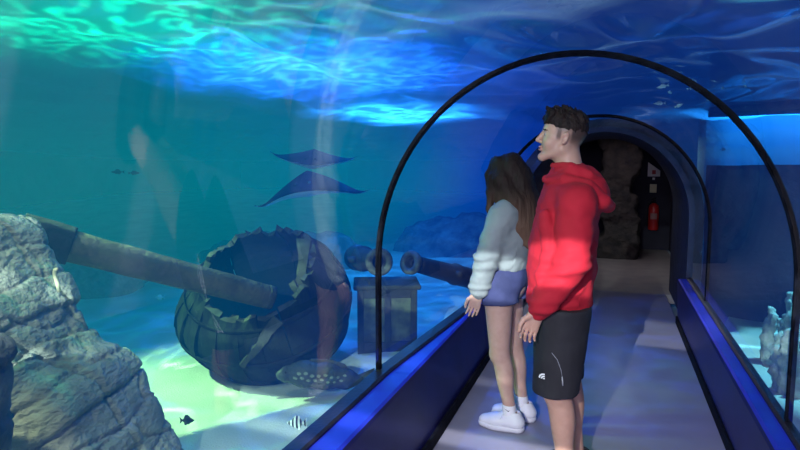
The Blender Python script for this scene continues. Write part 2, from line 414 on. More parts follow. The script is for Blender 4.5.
# rippled water surface seen from below
def surface():
    nx, ny = 460, 470
    xs = np.linspace(-18.5, 7.5, nx); yy = .8 + np.linspace(0, 1, ny) ** 1.35 * 25.2
    X, Y = np.meshgrid(xs, yy, indexing='ij')
    Z = np.zeros_like(X); r = np.random.RandomState(3)
    wx = .5 * np.sin(.9 * X + .7 * Y) + .35 * np.sin(1.7 * Y - 1.1 * X + 2); wy = .5 * np.cos(.8 * Y - .6 * X + 1) + .3 * np.sin(2.1 * X + 1.3 * Y)
    for i in range(26):
        lam = .35 * 2.6 ** r.rand() * (1 if i % 3 else 2.2); th = r.randn() * .75 + .3; k = 2 * math.pi / lam
        A = .0052 * lam ** 1.0
        Z += A * np.sin(k * (np.cos(th) * (X + wx * .45) + np.sin(th) * (Y + wy * .45)) + r.rand() * 6.3)
    Z *= 1.35
    Z += 2.30 - np.clip(Y - 3, 0, 14) * .042
    vs = np.stack([X, Y, Z], -1).reshape(-1, 3)
    a = np.arange(nx * ny).reshape(nx, ny)
    fs = np.stack([a[:-1, :-1], a[:-1, 1:], a[1:, 1:], a[1:, :-1]], -1).reshape(-1, 4)
    me = bpy.data.meshes.new('surf'); me.vertices.add(len(vs)); me.vertices.foreach_set('co', vs.ravel())
    me.loops.add(fs.size); me.loops.foreach_set('vertex_index', fs.astype(np.int32).ravel()); me.polygons.add(len(fs))
    me.polygons.foreach_set('loop_start', np.arange(0, fs.size, 4, dtype=np.int32)); me.polygons.foreach_set('loop_total', np.full(len(fs), 4, np.int32))
    me.update(calc_edges=True); return me
tag(obj('water_surface', surface(), M['surface']), 'rippled underside of the water surface', None, None, 'structure')

# ------------------------------------------------------------------ shell: floor, kerbs, skirting, tank
FL, FR = -.86, .63
bm = bmesh.new(); box(bm, (FL, YB, -.1), (FR, 7.3, 0)); obj('floor', bm, M['floor'], smooth=False)['kind'] = 'structure'
bm = bmesh.new(); box(bm, (-1.1, 7.3, -.1), (.95, 11.2, 0)); obj('floor', bm, M['room_floor'], smooth=False)['kind'] = 'structure'
def kerb(side):
    body, top, seal = [], [], []
    for y in ys1 + ys2[1:]:
        cx, a, b = section(y); o = cx + side * a; i = FL + .02 if side < 0 else FR - .02
        if side < 0: i = max(i, o + .07)
        else: i = min(i, o - .07)
        it = max(-.925, o + .07) if side < 0 else i
        s0 = o - side * (.055 if side < 0 else .022)
        body.append([(i + side * .02, y, 0), (it, y, .405), (it + side * .006, y, .422), (it + side * .02, y, .43), (s0, y, .43)])
        seal.append([(s0, y, .428), (s0, y, .44), (s0 + side * .012, y, .446), (o + side * .022, y, .446), (o + side * .022, y, -.3)])
    for nm, secs, mt in (('trim_1' if side < 0 else 'trim_2', body, None), ('trim_3' if side < 0 else 'trim_4', seal, M['seal'])):
        me = loft(secs, flip=side > 0); n = len(secs[0]) - 1
        o = obj(nm, me, mt or [M['ledge'], M['ledgetop']], smooth=False); o['kind'] = 'structure'
        if mt is None: me.polygons.foreach_set('material_index', [1 if (j % n) >= 2 else 0 for j in range(len(me.polygons))])
    bm = bmesh.new(); x = FL if side < 0 else FR
    box(bm, (min(x, x - side * .018), YB, 0), (max(x, x - side * .018), 6.0, .07), bev=.004)
    obj('baseboard_left' if side < 0 else 'baseboard_right', bm, M['rib'], smooth=False)['kind'] = 'structure'
kerb(-1); kerb(1)

def arch_rib(y, w, d, label):
    o = [vault_pts(y - d, 40, .02), vault_pts(y - d, 40, -w), vault_pts(y + d, 40, -w), vault_pts(y + d, 40, .02)]
    me = loft([*o, o[0]]); ob = obj('arch_rib', me, M['rib'])
    tag(ob, label, 'arch rib', 'tunnel arch ribs'); return ob
arch_rib(2.72, .004, .012, 'thin black arch rib over the tunnel, the nearer and larger one')
arch_rib(5.0, .004, .012, 'thin black arch rib near the dark portal, the smaller farther one')

# sand bed
def sand():
    xs = np.linspace(-18.5, 7.5, 330); yy = np.linspace(-3, 26.5, 340); X, Y = np.meshgrid(xs, yy, indexing='ij')
    Z = .02 * np.sin(3.1 * X + 1.7 * Y + .8 * np.sin(1.3 * Y)) + .012 * np.sin(7 * Y - 3 * X + np.sin(2 * X)) + .05 * np.sin(.5 * X + 1) * np.sin(.6 * Y)
    Z += .05 * np.clip(Y - 7, 0, 8) - .02
    Z = np.where((X > -1.2) & (X < .9) & (Y < 6.1), -.25, Z); Z = np.where((X > -1.3) & (X < 1.15) & (Y > 5.9) & (Y < 11.5), -.25, Z)
    vs = np.stack([X, Y, Z], -1).reshape(-1, 3); a = np.arange(X.size).reshape(X.shape)
    return mesh(vs, np.stack([a[:-1, :-1], a[1:, :-1], a[1:, 1:], a[:-1, 1:]], -1).reshape(-1, 4))
tag(obj('ground', sand(), M['sand']), 'pale sand covering the tank floor', None, None, 'structure')

# tank walls
def wallgrid(name, p0, p1, z0, z1, m, amp=.25):
    nx, nz = 60, 24; vs = []; d = Vector(p1) - Vector(p0); nrm = Vector((-d.y, d.x, 0)).normalized()
    for i in range(nx):
        for j in range(nz):
            p = Vector(p0) + d * (i / (nx - 1)); p = Vector((p.x, p.y, z0 + (z1 - z0) * j / (nz - 1)))
            vs.append(p + nrm * amp * (N(p, .6) + .5 * N(p, 1.7)))
    a = np.arange(nx * nz).reshape(nx, nz)
    o = obj(name, mesh(vs, np.stack([a[:-1, :-1], a[1:, :-1], a[1:, 1:], a[:-1, 1:]], -1).reshape(-1, 4)), m); o['kind'] = 'structure'; return o
wallgrid('wall_left', (-17, -3), (-17, 25), -.5, 4.5, M['tank'])
wallgrid('wall_back', (-17, 24), (7.4, 24), -.5, 4.5, M['tank'])
wallgrid('wall_right', (7.2, 24), (7.2, -3), -.5, 4.5, M['tank'])

# ledge of dark rockwork, lit wall above it and added dark block for the surface reflection on the right
def rockwork(name, lo, hi, m, amp=.12, seed=0.0):
    bm = bmesh.new(); box(bm, lo, hi); bmesh.ops.subdivide_edges(bm, edges=bm.edges[:], cuts=22, use_grid_fill=True)
    for v in bm.verts: v.co += Vector((N(v.co, 1.1, seed), N(v.co, 1.1, seed + 9), .35 * N(v.co, 1.3, seed + 20))) * amp
    o = obj(name, bm, m); o['kind'] = 'structure'; return o
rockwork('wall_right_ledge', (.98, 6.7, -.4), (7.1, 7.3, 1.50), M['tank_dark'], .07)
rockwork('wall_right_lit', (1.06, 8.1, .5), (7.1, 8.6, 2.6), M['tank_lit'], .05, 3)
rockwork('wall_right_dark_reflection', (.98, 6.9, 2.04), (7.1, 7.4, 2.7), M['tank_dark'], .04, 6)  # added block, gives the dark mirrored area above the lit wall

# portal wall and corridor behind
def portal():
    n = 40
    inner = vault_pts(6.0, n, -.025, 0.0); outer = vault_pts(6.0, n, .10, -.2)
    return loft([outer, inner, [(p[0], 7.6, p[2]) for p in inner], [(p[0], 7.6, p[2]) for p in outer], outer])
obj('wall_portal', portal(), M['portal'], smooth=False)['kind'] = 'structure'
obj('ceiling', loft([room_pts(7.6), room_pts(9.5), room_pts(11.2)]), M['room'])['kind'] = 'structure'
ins, outr = vault_pts(7.6, 34, -.025, 0.0), room_pts(7.6, 0, 0)
obj('wall_corridor_front', loft([ins, outr]), M['room'], smooth=False)['kind'] = 'structure'
pe = room_pts(11.2); obj('wall_corridor_end', mesh(pe, [tuple(range(len(pe)))]), M['room'], smooth=False)['kind'] = 'structure'
# back end of the tunnel behind the viewer stays open to the daylight lamp

# rock pillar in the corridor
f = Field(.03)
for z, w in ((.0, .34), (.35, .27), (.7, .29), (1.05, .24), (1.4, .27), (1.8, .30)):
    f.rbox((.10 + .05 * math.sin(z * 5), 10.15, z + .14), (w * .85, .26, .16), .04, Matrix.Rotation(.3 * math.sin(z * 9), 3, 'Z'), .05)
o = obj('rock_pillar', f.build(lambda p, n: .05 * N(p, 5) + .03 * N(p, 12)), M['pillar'])
tag(o, 'rough brown rock pillar standing in the dark corridor beyond the tunnel', 'pillar')

# fire extinguisher and signs on the corridor's end wall
ex = empty('fire_extinguisher', (.70, 11.09, .36), 0, 'red fire extinguisher hanging on the dark corridor wall', 'extinguisher')
bm = bmesh.new(); lathe(bm, [(.05, 0), (.082, .01), (.085, .03), (.085, .38), (.075, .43), (.04, .47), (.025, .48)], 24); obj('cylinder_body', bm, M['ext_red'], ex)
bm = bmesh.new(); lathe(bm, [(.026, .47), (.03, .5), (.022, .53)], 12); box(bm, (-.02, -.09, .52), (.02, .03, .535)); box(bm, (-.02, -.1, .56), (.02, .03, .572)); obj('valve_handle', bm, M['dark_metal'], ex)
bm = bmesh.new(); tube(bm, [(-.03, 0, .5), (-.10, -.02, .46), (-.115, -.03, .35), (-.11, -.03, .2), (-.10, -.03, .08)], .013, 8); obj('hose', bm, M['dark_metal'], ex)
bm = bmesh.new()
vs = []
for j in (0.20, .30):
    for k in range(9):
        a = -math.pi / 2 + (k - 4) * .17; vs.append((.087 * math.cos(a), .087 * math.sin(a), j))
obj('label_plate', mesh(vs, [(k, k + 1, k + 10, k + 9) for k in range(8)]), M['label'], ex)
sg = empty('wall_sign', (.68, 11.16, 1.38), 0, 'white folded safety sign on the dark wall, the upper sign above the extinguisher', 'sign', 'corridor signs')
vs = [(-.10, 0, .17), (-.10, 0, -.08), (.10, 0, -.08), (.10, -.0, .02), (-.10, .02, .17), (-.10, .02, -.08), (.10, .02, -.08), (.10, .02, .02)]
obj('sign_plate', mesh(vs, [(0, 1, 2, 3), (7, 6, 5, 4), (0, 4, 5, 1), (1, 5, 6, 2), (2, 6, 7, 3), (3, 7, 4, 0)]), M['sign'], sg, smooth=False)
bm = bmesh.new(); box(bm, (-.03, -.004, -.04), (.03, -.001, .03)); obj('sign_symbol', bm, M['sign_r'], sg, smooth=False)
bm = bmesh.new(); box(bm, (-.02, 0, -.14), (.02, .01, -.10)); obj('sign_bracket', bm, M['sign'], sg, smooth=False)
s2 = empty('wall_sign', (.68, 11.16, 1.09), 0, 'small cream square sign on the dark wall right above the extinguisher', 'sign', 'corridor signs')
bm = bmesh.new(); box(bm, (-.055, 0, -.075), (.055, .02, .075), bev=.004); obj('sign_plate', bm, M['sign_y'], s2, smooth=False)

# ------------------------------------------------------------------ rocks
STR = Vector((-.47, -.17, .85)).normalized()
def strata(amp, seed=0.0, tilt=STR, fr=6.5):
    def d(p, n):
        v = Vector(p); t = v.dot(tilt) + .05 * N(p, 2.2, seed) + .02 * N(p, 6, seed)
        ph = t * fr; fl = math.floor(ph); fc = ph - fl
        lay = (noise.noise(Vector((fl * 3.7 + seed, v.x * .9, v.y * .9)))) * .9
        crack = -max(0, 1 - min(fc, 1 - fc) / .09) * .75
        b = .6 * N(p, 2.6, seed) + .22 * N(p, 8, seed) + .12 * N(p, 22, seed)
        # joints across the beds
        j = v.dot(Vector((.75, -.5, -.1)).normalized()) * 3.1 + .5 * N(p, 1.8, seed + 4); jc = abs(j - round(j))
        fc2 = abs(noise.noise(Vector((v.x * 4.2 + seed, v.y * 4.2, v.z * 6.0)))); b += .55 * fc2 - .8 * max(0, .06 - abs(noise.noise(Vector((v.x * 3.1, v.y * 3.1 + seed, v.z * 4.4))))) / .06 * .5
        return amp * (lay + crack * (0.5 + .5 * N(p, 2.7, seed + 8)) + b - max(0, 1 - jc / .05) * .45)
    return d
f = Field(.012)
f.rbox((-2.76, 1.66, .45), (.28, .34, .62), .14, Matrix.Rotation(.25, 3, 'Z') @ Matrix.Rotation(-.28, 3, 'Y'), .1)
f.rbox((-2.44, 1.80, .28), (.16, .28, .50), .14, Matrix.Rotation(.3, 3, 'Z') @ Matrix.Rotation(-.50, 3, 'Y'), .12)
f.rbox((-2.22, 1.93, .10), (.12, .26, .34), .12, Matrix.Rotation(.3, 3, 'Z') @ Matrix.Rotation(-.42, 3, 'Y'), .10)
o = obj('boulder', f.build(strata(.042)), M['rock'])
tag(o, 'large pale grey layered boulder, the highest rock at the left glass', 'rock', 'boulders by the left acrylic')
f = Field(.016)
f.rbox((-1.97, 1.17, .62), (.07, .10, .26), .07, Matrix.Rotation(.5, 3, 'Z') @ Matrix.Rotation(.12, 3, 'Y'), .08).ell((-1.98, 1.10, .25), (.17, .17, .38))
o = obj('boulder', f.build(strata(.03, 5.0)), M['rock_dark'])  # separate darker rock in place of shade under the big boulder's overhang
tag(o, 'dark boulder standing in for the shaded overhang of the big pale one, at the left picture edge', 'rock', 'boulders by the left acrylic')
f = Field(.014)
f.ell((-1.60, 1.12, .22), (.12, .11, .34), None, .05).rbox((-1.58, 1.15, .40), (.05, .06, .10), .05, Matrix.Rotation(.4, 3, 'Y'), .06)
o = obj('boulder', f.build(strata(.024, 11.0)), M['rock'])
tag(o, 'small low grey rock at the bottom left corner below the dark boulder', 'rock', 'boulders by the left acrylic')
bm = bmesh.new(); tube(bm, [(-2.335, 1.905, .93), (-2.330, 1.895, .97), (-2.338, 1.89, 1.01), (-2.325, 1.885, 1.035), (-2.31, 1.88, 1.04)], [.008, .010, .009, .010, .006], 8)
tag(obj('sea_whip', bm, M['sign_y']), 'thin pale yellow sea whip standing on the face of the big boulder', 'sea whip')
# far mounds
for loc, r, lab in (((-6.6, 5.4, .0), (1.1, .8, .38), 'hazy low rock mound far behind the wooden mast'), ((-4.8, 7.6, .0), (1.3, .7, .42), 'hazy low rock mound beyond the barrel wreck'), ((-2.6, 9.2, .1), (.9, .6, .5), 'hazy low rock mound beyond the cannons')):
    f = Field(.05); f.ell(loc, r, None, .1).ell((loc[0] + r[0] * .6, loc[1], loc[2]), (r[0] * .5, r[1] * .7, r[2] * 1.2), None, .15)
    tag(obj('rock_mound', f.build(lambda p, n: .12 * N(p, 2) + .06 * N(p, 6)), M['rock_dark']), lab, 'rock', 'far rock mounds')

# ------------------------------------------------------------------ wreck
def frame_from(z, xhint=(0, 0, 1)):
    z = Vector(z).normalized(); x = Vector(xhint); x = (x - z * x.dot(z)).normalized(); y = z.cross(x)
    return Matrix((x, y, z)).transposed()
def barrel():
    Bc = Vector((-2.40, 3.86, .17)); Mc = Vector((-2.349, 3.509, .80)); ax = (Mc - Bc); Ln = ax.length
    Fm = frame_from(ax, (-.94, -.34, 0)); root = empty('barrel_wreck', (Bc.x, Bc.y, 0), 0, 'huge broken dark wooden barrel on the sand with the mast across its ragged rim', 'wreck')
    inv = Matrix.Translation((-Bc.x, -Bc.y, 0)); nst = 22; rr = random.Random(5)
    def rad(t): return .45 + .15 * math.sin(math.pi * min(1, max(0, t * .82 + .10))) - .14 * max(0, t - .55) ** 1.2
    bm = bmesh.new()
    for s in range(nst):
        a0 = 2 * math.pi * s / nst; a1 = 2 * math.pi * (s + .985) / nst; am = (a0 + a1) / 2
        left = math.cos(am); ln = 1.0 + rr.uniform(-.07, .05); out = 1.0 + .17 * max(0, left) ** 2 + rr.uniform(-.008, .012)
        ln -= .16 * max(0, math.sin(am)) ** 2
        if left < -.2 and math.sin(am) > -.3: ln += .08
        nT = 10; nA = 3; ring = []
        t0 = rr.uniform(-.05, .04); tw = rr.uniform(-.02, .02)
        for i in range(nT + 1):
            f = i / nT; t = t0 + (ln - t0) * f; r = rad(t) * (1 + (out - 1) * math.sin(math.pi * min(1, f * 1.1))) + .006 * N((s * 3.1, t * 5, 0), 1)
            row = []; seq = [(r, a0 + (a1 - a0) * k / nA) for k in range(nA + 1)] + [(r - .04, a1 - (a1 - a0) * k / nA) for k in range(nA + 1)]
            for q, (r_, a_) in enumerate(seq):
                jag = 0
                if i in (0, nT): jag = .05 * N((a_ * 9, i, s), 1.7) + .03 * rr.uniform(-1, 1)
                row.append(bm.verts.new(inv @ (Bc + Fm @ Vector((r_ * math.cos(a_ + tw * f), r_ * math.sin(a_ + tw * f), (t + jag) * Ln)))))
            ring.append(row)
        m = len(ring[0])
        for i in range(nT):
            for k in range(m):
                fc = bm.faces.new((ring[i][k], ring[i][(k + 1) % m], ring[i + 1][(k + 1) % m], ring[i + 1][k])); fc.material_index = 1 if nA < k < m - 1 else 0
        fc = bm.faces.new(ring[-1][::-1]); fc.material_index = 2; bm.faces.new(ring[0])
    bmesh.ops.recalc_face_normals(bm, faces=bm.faces[:])
    obj('stave_shell', bm, [M['wood_dk'], M['wood_in'], M['wood_edge']], root, smooth=False)
    bm = bmesh.new(); lathe(bm, [(.01, .04), (.45, .04), (.45, .07), (.01, .07)], 32, inv @ Matrix.Translation(Bc) @ Fm.to_4x4()); obj('barrel_head', bm, M['wood_in'], root, smooth=False)
    for t in (.12, .45, .80):
        bm = bmesh.new(); n = 48; rings = []
        for q in (0, 1, 2, 3):
            row = []
            for k in range(n):
                a = 2 * math.pi * k / n; left = max(0, math.cos(a)); r = rad(t) * (1 + .17 * left ** 2 * math.sin(math.pi * min(1, t * 1.1))) + (.004 if q in (0, 3) else .011)
                row.append(bm.verts.new(inv @ (Bc + Fm @ Vector((r * math.cos(a), r * math.sin(a), t * Ln + (-.02 if q < 2 else .02))))))
            rings.append(row)
        for i in range(4):
            for k in range(n): bm.faces.new((rings[i][k], rings[i][(k + 1) % n], rings[(i + 1) % 4][(k + 1) % n], rings[(i + 1) % 4][k]))
        obj('hoop', bm, M['wood_dk'], root)
    # splintered planks standing on the broken rim and leaning against the side
    for (p, q, w) in (((-2.03, 3.60, .98), (-1.97, 3.42, .55), .045), ((-2.05, 3.46, .70), (-1.84, 3.46, .42), .026), ((-2.02, 3.22, .50), (-2.24, 3.12, .18), .036)):
        bm = bmesh.new(); A = Vector(p); B = Vector(q); d = (B - A); fm = frame_from(d, (.34, -.94, 0)); L = d.length; vs = []
        for i in range(9):
            t = i / 8; ww = w * (1 - .45 * t) * rr.uniform(.75, 1.15)
            for (x, y) in ((.012, -ww), (.012, ww), (-.012, ww), (-.012, -ww)): vs.append(bm.verts.new(inv @ (A + fm @ Vector((x + .02 * math.sin(t * 5), y + .012 * rr.uniform(-1, 1), L * t)))))
        for i in range(8):
            for k in range(4): bm.faces.new((vs[i * 4 + k], vs[i * 4 + (k + 1) % 4], vs[i * 4 + 4 + (k + 1) % 4], vs[i * 4 + 4 + k]))
        bm.faces.new(vs[:4][::-1]); bm.faces.new(vs[-4:])
        obj('broken_plank', bm, M['wood_edge'], root, smooth=False)
barrel()

# mast
A = Vector((-3.02, 2.28, 1.12)); B = Vector((-2.097, 3.281, .62)); root = empty('wooden_mast', A, 0, 'long sunken wooden mast leaning from the big boulder into the barrel wreck', 'mast')
fm = frame_from(B - A); Lm = (B - A).length
def masted(t0, t1, r0, r1, n=30, amp=.006):
    bm = bmesh.new(); rings = []
    for i in range(n):
        t = t0 + (t1 - t0) * i / (n - 1); r = r0 + (r1 - r0) * i / (n - 1)
        rings.append([bm.verts.new(fm @ Vector(((r + amp * N((k * .9, t * 6, 2), 1.3)) * math.cos(2 * math.pi * k / 18), (r + amp * N((k * .9, t * 6, 5), 1.3)) * math.sin(2 * math.pi * k / 18), t * Lm))) for k in range(18)])
    for i in range(n - 1):
        for k in range(18): bm.faces.new((rings[i][k], rings[i][(k + 1) % 18], rings[i + 1][(k + 1) % 18], rings[i + 1][k]))
    bm.faces.new(rings[0][::-1]); bm.faces.new(rings[-1]); return bm
obj('spar', masted(0, 1, .094, .078), M['wood'], root)
obj('rope_binding', masted(-.02, .16, .114, .104, 22, .02), M['wood_in'], root)
bm = bmesh.new(); bmx = masted(.97, 1.0, .080, .079, 4, .002); bm.free(); obj('cracked_end', bmx, M['wood_edge'], root)

# chest (crate with framed front panel)
cr = empty('wooden_crate', (-1.73, 4.42, -.02), R(24), 'upright dark wooden crate with framed panels beside the barrel, under a cannon', 'crate')
bm = bmesh.new(); box(bm, (-.24, -.15, 0), (.24, .17, .53), bev=.008); obj('crate_body', bm, M['chest'], cr, smooth=False)
bm = bmesh.new(); box(bm, (-.27, -.19, .525), (.27, .20, .565), bev=.012); obj('lid', bm, M['chest'], cr, smooth=False)
for x0, x1 in ((-.19, -.02), (.03, .19)):
    bm = bmesh.new(); box(bm, (x0, -.165, .10), (x1, -.148, .46), bev=.004); obj('front_panel', bm, M['chest_panel'], cr, smooth=False)
for (lo, hi) in (((-.24, -.18, 0), (-.19, -.15, .54)), ((.19, -.18, 0), (.24, -.15, .54)), ((-.02, -.18, 0), (.03, -.15, .54)), ((-.19, -.18, .46), (.19, -.15, .54)), ((-.19, -.18, 0), (.19, -.15, .10))):
    bm = bmesh.new(); box(bm, lo, hi, bev=.006); obj('frame_bar', bm, M['chest'], cr, smooth=False)

def cannon(muz, br, r, label):
    m_, b_ = Vector(muz), Vector(br); d = m_ - b_; L = d.length; rt = empty('cannon', b_, 0, label, 'cannon', 'sunken cannons')
    q = frame_from(d).to_4x4(); bm = bmesh.new()
    lathe(bm, [(.02, -.16 * L), (.05, -.15 * L), (.05, -.10 * L), (.03, -.06 * L), (r * 1.15, 0), (r * 1.2, .03), (r * 1.1, .06), (r * 1.08, L * .3), (r * 1.15, L * .31), (r * 1.15, L * .34), (r * .98, L * .36), (r * .8, L * .86), (r * .82, L * .9)], 28, q)
    obj('cannon_barrel', bm, M['iron'], rt)
    bm = bmesh.new(); prof = [(r * .8, L * .9), (r * 1.12, L * .955), (r * 1.15, L * .99), (r * .95, L), (r * .62, L), (r * .58, L * .98), (r * .55, L * .75), (.002, L * .75)]
    lathe(bm, prof, 28, q)
    obj('muzzle_swell', bm, [M['iron_rim']], rt)
    for s in (-1, 1):
        bm = bmesh.new(); x = q.to_3x3() @ Vector((0, s, 0)); c = q.to_3x3() @ Vector((0, 0, L * .42)); tube(bm, [c + x * r * .7, c + x * r * 1.6], r * .32, 12); obj('trunnion', bm, M['iron'], rt)
    bm = bmesh.new(); lathe(bm, [(.002, L * .76), (r * .52, L * .76), (r * .52, L * .765), (.002, L * .765)], 20, q); obj('bore', bm, M['rib'], rt)
cannon((-1.70, 4.20, .74), (-2.15, 4.75, .67), .098, 'short dark cannon on top of the crate, its muzzle ring behind the near arch rib')
cannon((-1.56, 4.50, .70), (-1.10 - .12, 5.45, .40), .088, 'long dark cannon lying right of the crate, sloping down towards the girl')

# ------------------------------------------------------------------ animals
def fish_mesh(L, H, W, n=18, m=14, tail=.22, deep=.42):
    """body of revolution-like fish along +x (head at +x), fins as thin blades"""
    bm = bmesh.new(); rings = []
    for i in range(n + 1):
        t = i / n; x = L * (.5 - t * (1 - tail))
        hh = H * .5 * (math.sin(math.pi * min(1, t / (2 * deep)) * .5 if t < deep else math.pi * .5 + (t - deep) / (1 - deep) * math.pi * .5 * .86) ** .8) if t > 0 else H * .02
        hh = max(hh, H * .06)
        rings.append([bm.verts.new((x, hh * W / H * math.cos(2 * math.pi * k / m), hh * math.sin(2 * math.pi * k / m))) for k in range(m)])
    for i in range(n):
        for k in range(m): bm.faces.new((rings[i][k], rings[i + 1][k], rings[i + 1][(k + 1) % m], rings[i][(k + 1) % m]))
    bm.faces.new(rings[0]); bm.faces.new(rings[-1][::-1]); return bm
def blade(bm, pts, th=.003):
    a = [bm.verts.new((x, th, z)) for x, z in pts]; b = [bm.verts.new((x, -th, z)) for x, z in pts]; n = len(pts)
    bm.faces.new(a); bm.faces.new(b[::-1])
    for i in range(n): bm.faces.new((a[i], b[i], b[(i + 1) % n], a[(i + 1) % n]))
def fish(L, H, W, loc, rz, label, mt, fins=None, ry=0.0, group=None, parts=True, eye=True):
    fins = fins or mt
    rt = empty('fish', loc, rz, label, 'fish', group); rt.rotation_euler = (0, ry, rz)
    obj('fish_body', fish_mesh(L, H, W), mt, rt)
    x = -L * .27; bm = bmesh.new(); blade(bm, [(x, H * .05), (-L * .5, H * .42), (-L * .44, 0), (-L * .5, -H * .42), (x, -H * .05)], W * .03); obj('tail_fin', bm, fins, rt, smooth=False)
    bm = bmesh.new(); blade(bm, [(L * .22, H * .38), (L * .08, H * .66), (-L * .12, H * .62), (-L * .22, H * .2), (L * .0, H * .3)], W * .03); obj('dorsal_fin', bm, fins, rt, smooth=False)
    bm = bmesh.new(); blade(bm, [(L * .02, -H * .36), (-L * .06, -H * .62), (-L * .18, -H * .5), (-L * .2, -H * .2)], W * .03); obj('anal_fin', bm, fins, rt, smooth=False)
    if eye:
        for s in (-1, 1):
            bm = bmesh.new(); bmesh.ops.create_uvsphere(bm, u_segments=10, v_segments=8, radius=H * .06, matrix=Matrix.Translation((L * .36, s * W * .3, H * .08))); obj('eye', bm, M['iris'], rt)
    return rt
FV = R(200)   # heading towards picture left
fish(.105, .062, .022, (-1.546, 2.63, .122), FV, 'small black and white striped fish above the sand near the kerb', M['fish_stripe'], M['fish_stripe'])
fish(.085, .05, .02, (-2.25, 2.60, .04), R(20), 'small dark fish over the sand right of the boulder foot', M['fish_dark'])
fish(.17, .05, .035, (-5.57, 5.42, 1.417), FV, 'left one of two tiny dark fish in open water above the mast', M['fish_dark'], group='tiny dark fish pair')
fish(.15, .045, .03, (-5.39, 5.49, 1.405), R(20), 'right one of two tiny dark fish in open water above the mast', M['fish_dark'], group='tiny dark fish pair')
fish(.10, .05, .025, (-4.42, 4.776, .12), FV, 'small pale fish just under the wooden mast', M['fish_pale'])
fish(.15, .085, .04, (1.138, 6.8, 1.306), FV, 'light blue fish right of the portal below the bright band', M['fish_blue'])
fish(.07, .03, .02, (1.07, 6.9, 1.66), R(30), 'tiny blue fish inside the bright band right of the portal', M['fish_blue'])
sm = [((.597, 5.538, 2.15), 30, .09), ((.372, 5.457, 2.16), 200, .11), ((.429, 5.477, 2.11), 240, .08), ((.844, 5.628, 2.15), 60, .09), ((1.023, 5.693, 2.16), 20, .045), ((.766, 5.6, 2.05), 200, .10), ((.351, 5.449, 2.02), 170, .10), ((.505, 5.505, 2.0), 20, .08)]
where = ['in the middle of the school beside the near rib', 'leftmost and highest of the school over the portal', 'second from left in the school over the portal', 'high on the right of the school', 'far right and smallest of the school', 'right below the near rib, lowest on that side', 'low left of the school just above the portal arch', 'low in the middle of the school above the portal']
for (p, a, l), w in zip(sm, where): fish(l, l * .3, l * .16, p, R(a), 'little silver fish, ' + w, M['fish_pale'], group='little silver fish over the far tunnel', ry=R(rng.uniform(-25, 25)), eye=False)

# mottled fish resting on the sand
rt = empty('spotted_fish', (-1.765, 3.29, .12), R(200 - 10), 'mottled dark green fish with pale spots resting on sand by the barrel', 'fish'); rt.rotation_euler = (0, R(-8), R(208))
f = Field(.004); f.chain([(.20, 0, .0), (.10, 0, .01), (-.05, 0, .012), (-.18, 0, .0), (-.27, 0, -.0)], [.055, .082, .086, .062, .03], .03, ((0, 1, 0), .8))
f.cap((.22, 0, -.012), (.245, 0, -.012), .04, .03, .02)
dots = [(.13 - i * .042 + j * .02, .030 - j * .032 + .008 * math.sin(i * 2), .0125 - .0005 * i) for i in range(8) for j in range(2)]
me = f.build(lambda p, n: .002 * N(p, 60)); paint(me, lambda c: 1 if any(((c[0] - x) / 1.2) ** 2 + ((c[2] - z) / .8) ** 2 < r * r for x, z, r in dots) and abs(c[1]) > .02 else 0)
obj('fish_body', me, [M['fish_mott'], M['spot']], rt)
bm = bmesh.new(); blade(bm, [(-.25, .03), (-.36, .09), (-.34, 0), (-.36, -.08), (-.25, -.03)], .005); obj('tail_fin', bm, M['fish_mott'], rt, smooth=False)
bm = bmesh.new(); blade(bm, [(.10, .08), (.06, .115), (-.06, .12), (-.16, .10), (-.2, .05), (-.05, .07)], .005); obj('dorsal_fin', bm, M['fish_mott'], rt, smooth=False)
for s in (1, -1):
    bm = bmesh.new(); bmesh.ops.create_uvsphere(bm, u_segments=10, v_segments=8, radius=.009, matrix=Matrix.Translation((.215, s * .034, .02))); obj('eye', bm, M['iris'], rt)

def ray_fish(loc, rot, W, label, droop=.10, curl=.05):
    rt = empty('ray', loc, 0, label, 'ray', 'rays in open water'); rt.rotation_euler = rot
    nu, nv = 44, 22; vs = []; fs = []; top = []
    Lr = W * .78
    for side in (1, -1):
        for i in range(nu + 1):
            u = -1 + 2 * i / nu; au = abs(u)
            front = Lr * .5 * (1 - au ** 1.5) + Lr * .02; back = -Lr * .5 * (1 - au ** 1.15) - Lr * .02
            front -= Lr * .12 * au; back -= Lr * .16 * au * (1 - au)
            for j in range(nv + 1):
                v = j / nv; y = back + (front - back) * v
                th = W * .14 * max(0, (1 - au) ** 1.3) * (math.sin(math.pi * v) ** .7) + .002
                zz = -droop * W * au ** 1.7 + curl * W * max(0, au - .72) * 8 * (au - .72)
                vs.append((y, u * W * .5, zz + side * th * (1 if side > 0 else .55)))
    n1 = (nu + 1) * (nv + 1)
    for s in (0, 1):
        for i in range(nu):
            for j in range(nv):
                a = s * n1 + i * (nv + 1) + j; q = (a, a + 1, a + nv + 2, a + nv + 1); fs.append(q[::-1] if s == 0 else q)
    me = mesh(vs, fs); o = obj('ray_body', me, [M['ray_top'], M['ray_belly']], rt)
    half = len(fs) // 2; me.polygons.foreach_set('material_index', [0] * half + [1] * half)
    bm = bmesh.new(); tube(bm, [(-Lr * .45, 0, 0), (-Lr * .8, 0, .01), (-Lr * 1.2, .03, -.01), (-Lr * 1.55, .06, -.03)], [.022 * W, .014 * W, .008 * W, .004 * W], 8); obj('tail', bm, M['ray_top'], rt)
    for s in (1, -1):
        bm = bmesh.new(); bmesh.ops.create_uvsphere(bm, u_segments=8, v_segments=6, radius=.018 * W, matrix=Matrix.Translation((Lr * .38, s * W * .05, W * .05))); obj('eye', bm, M['iris'], rt)
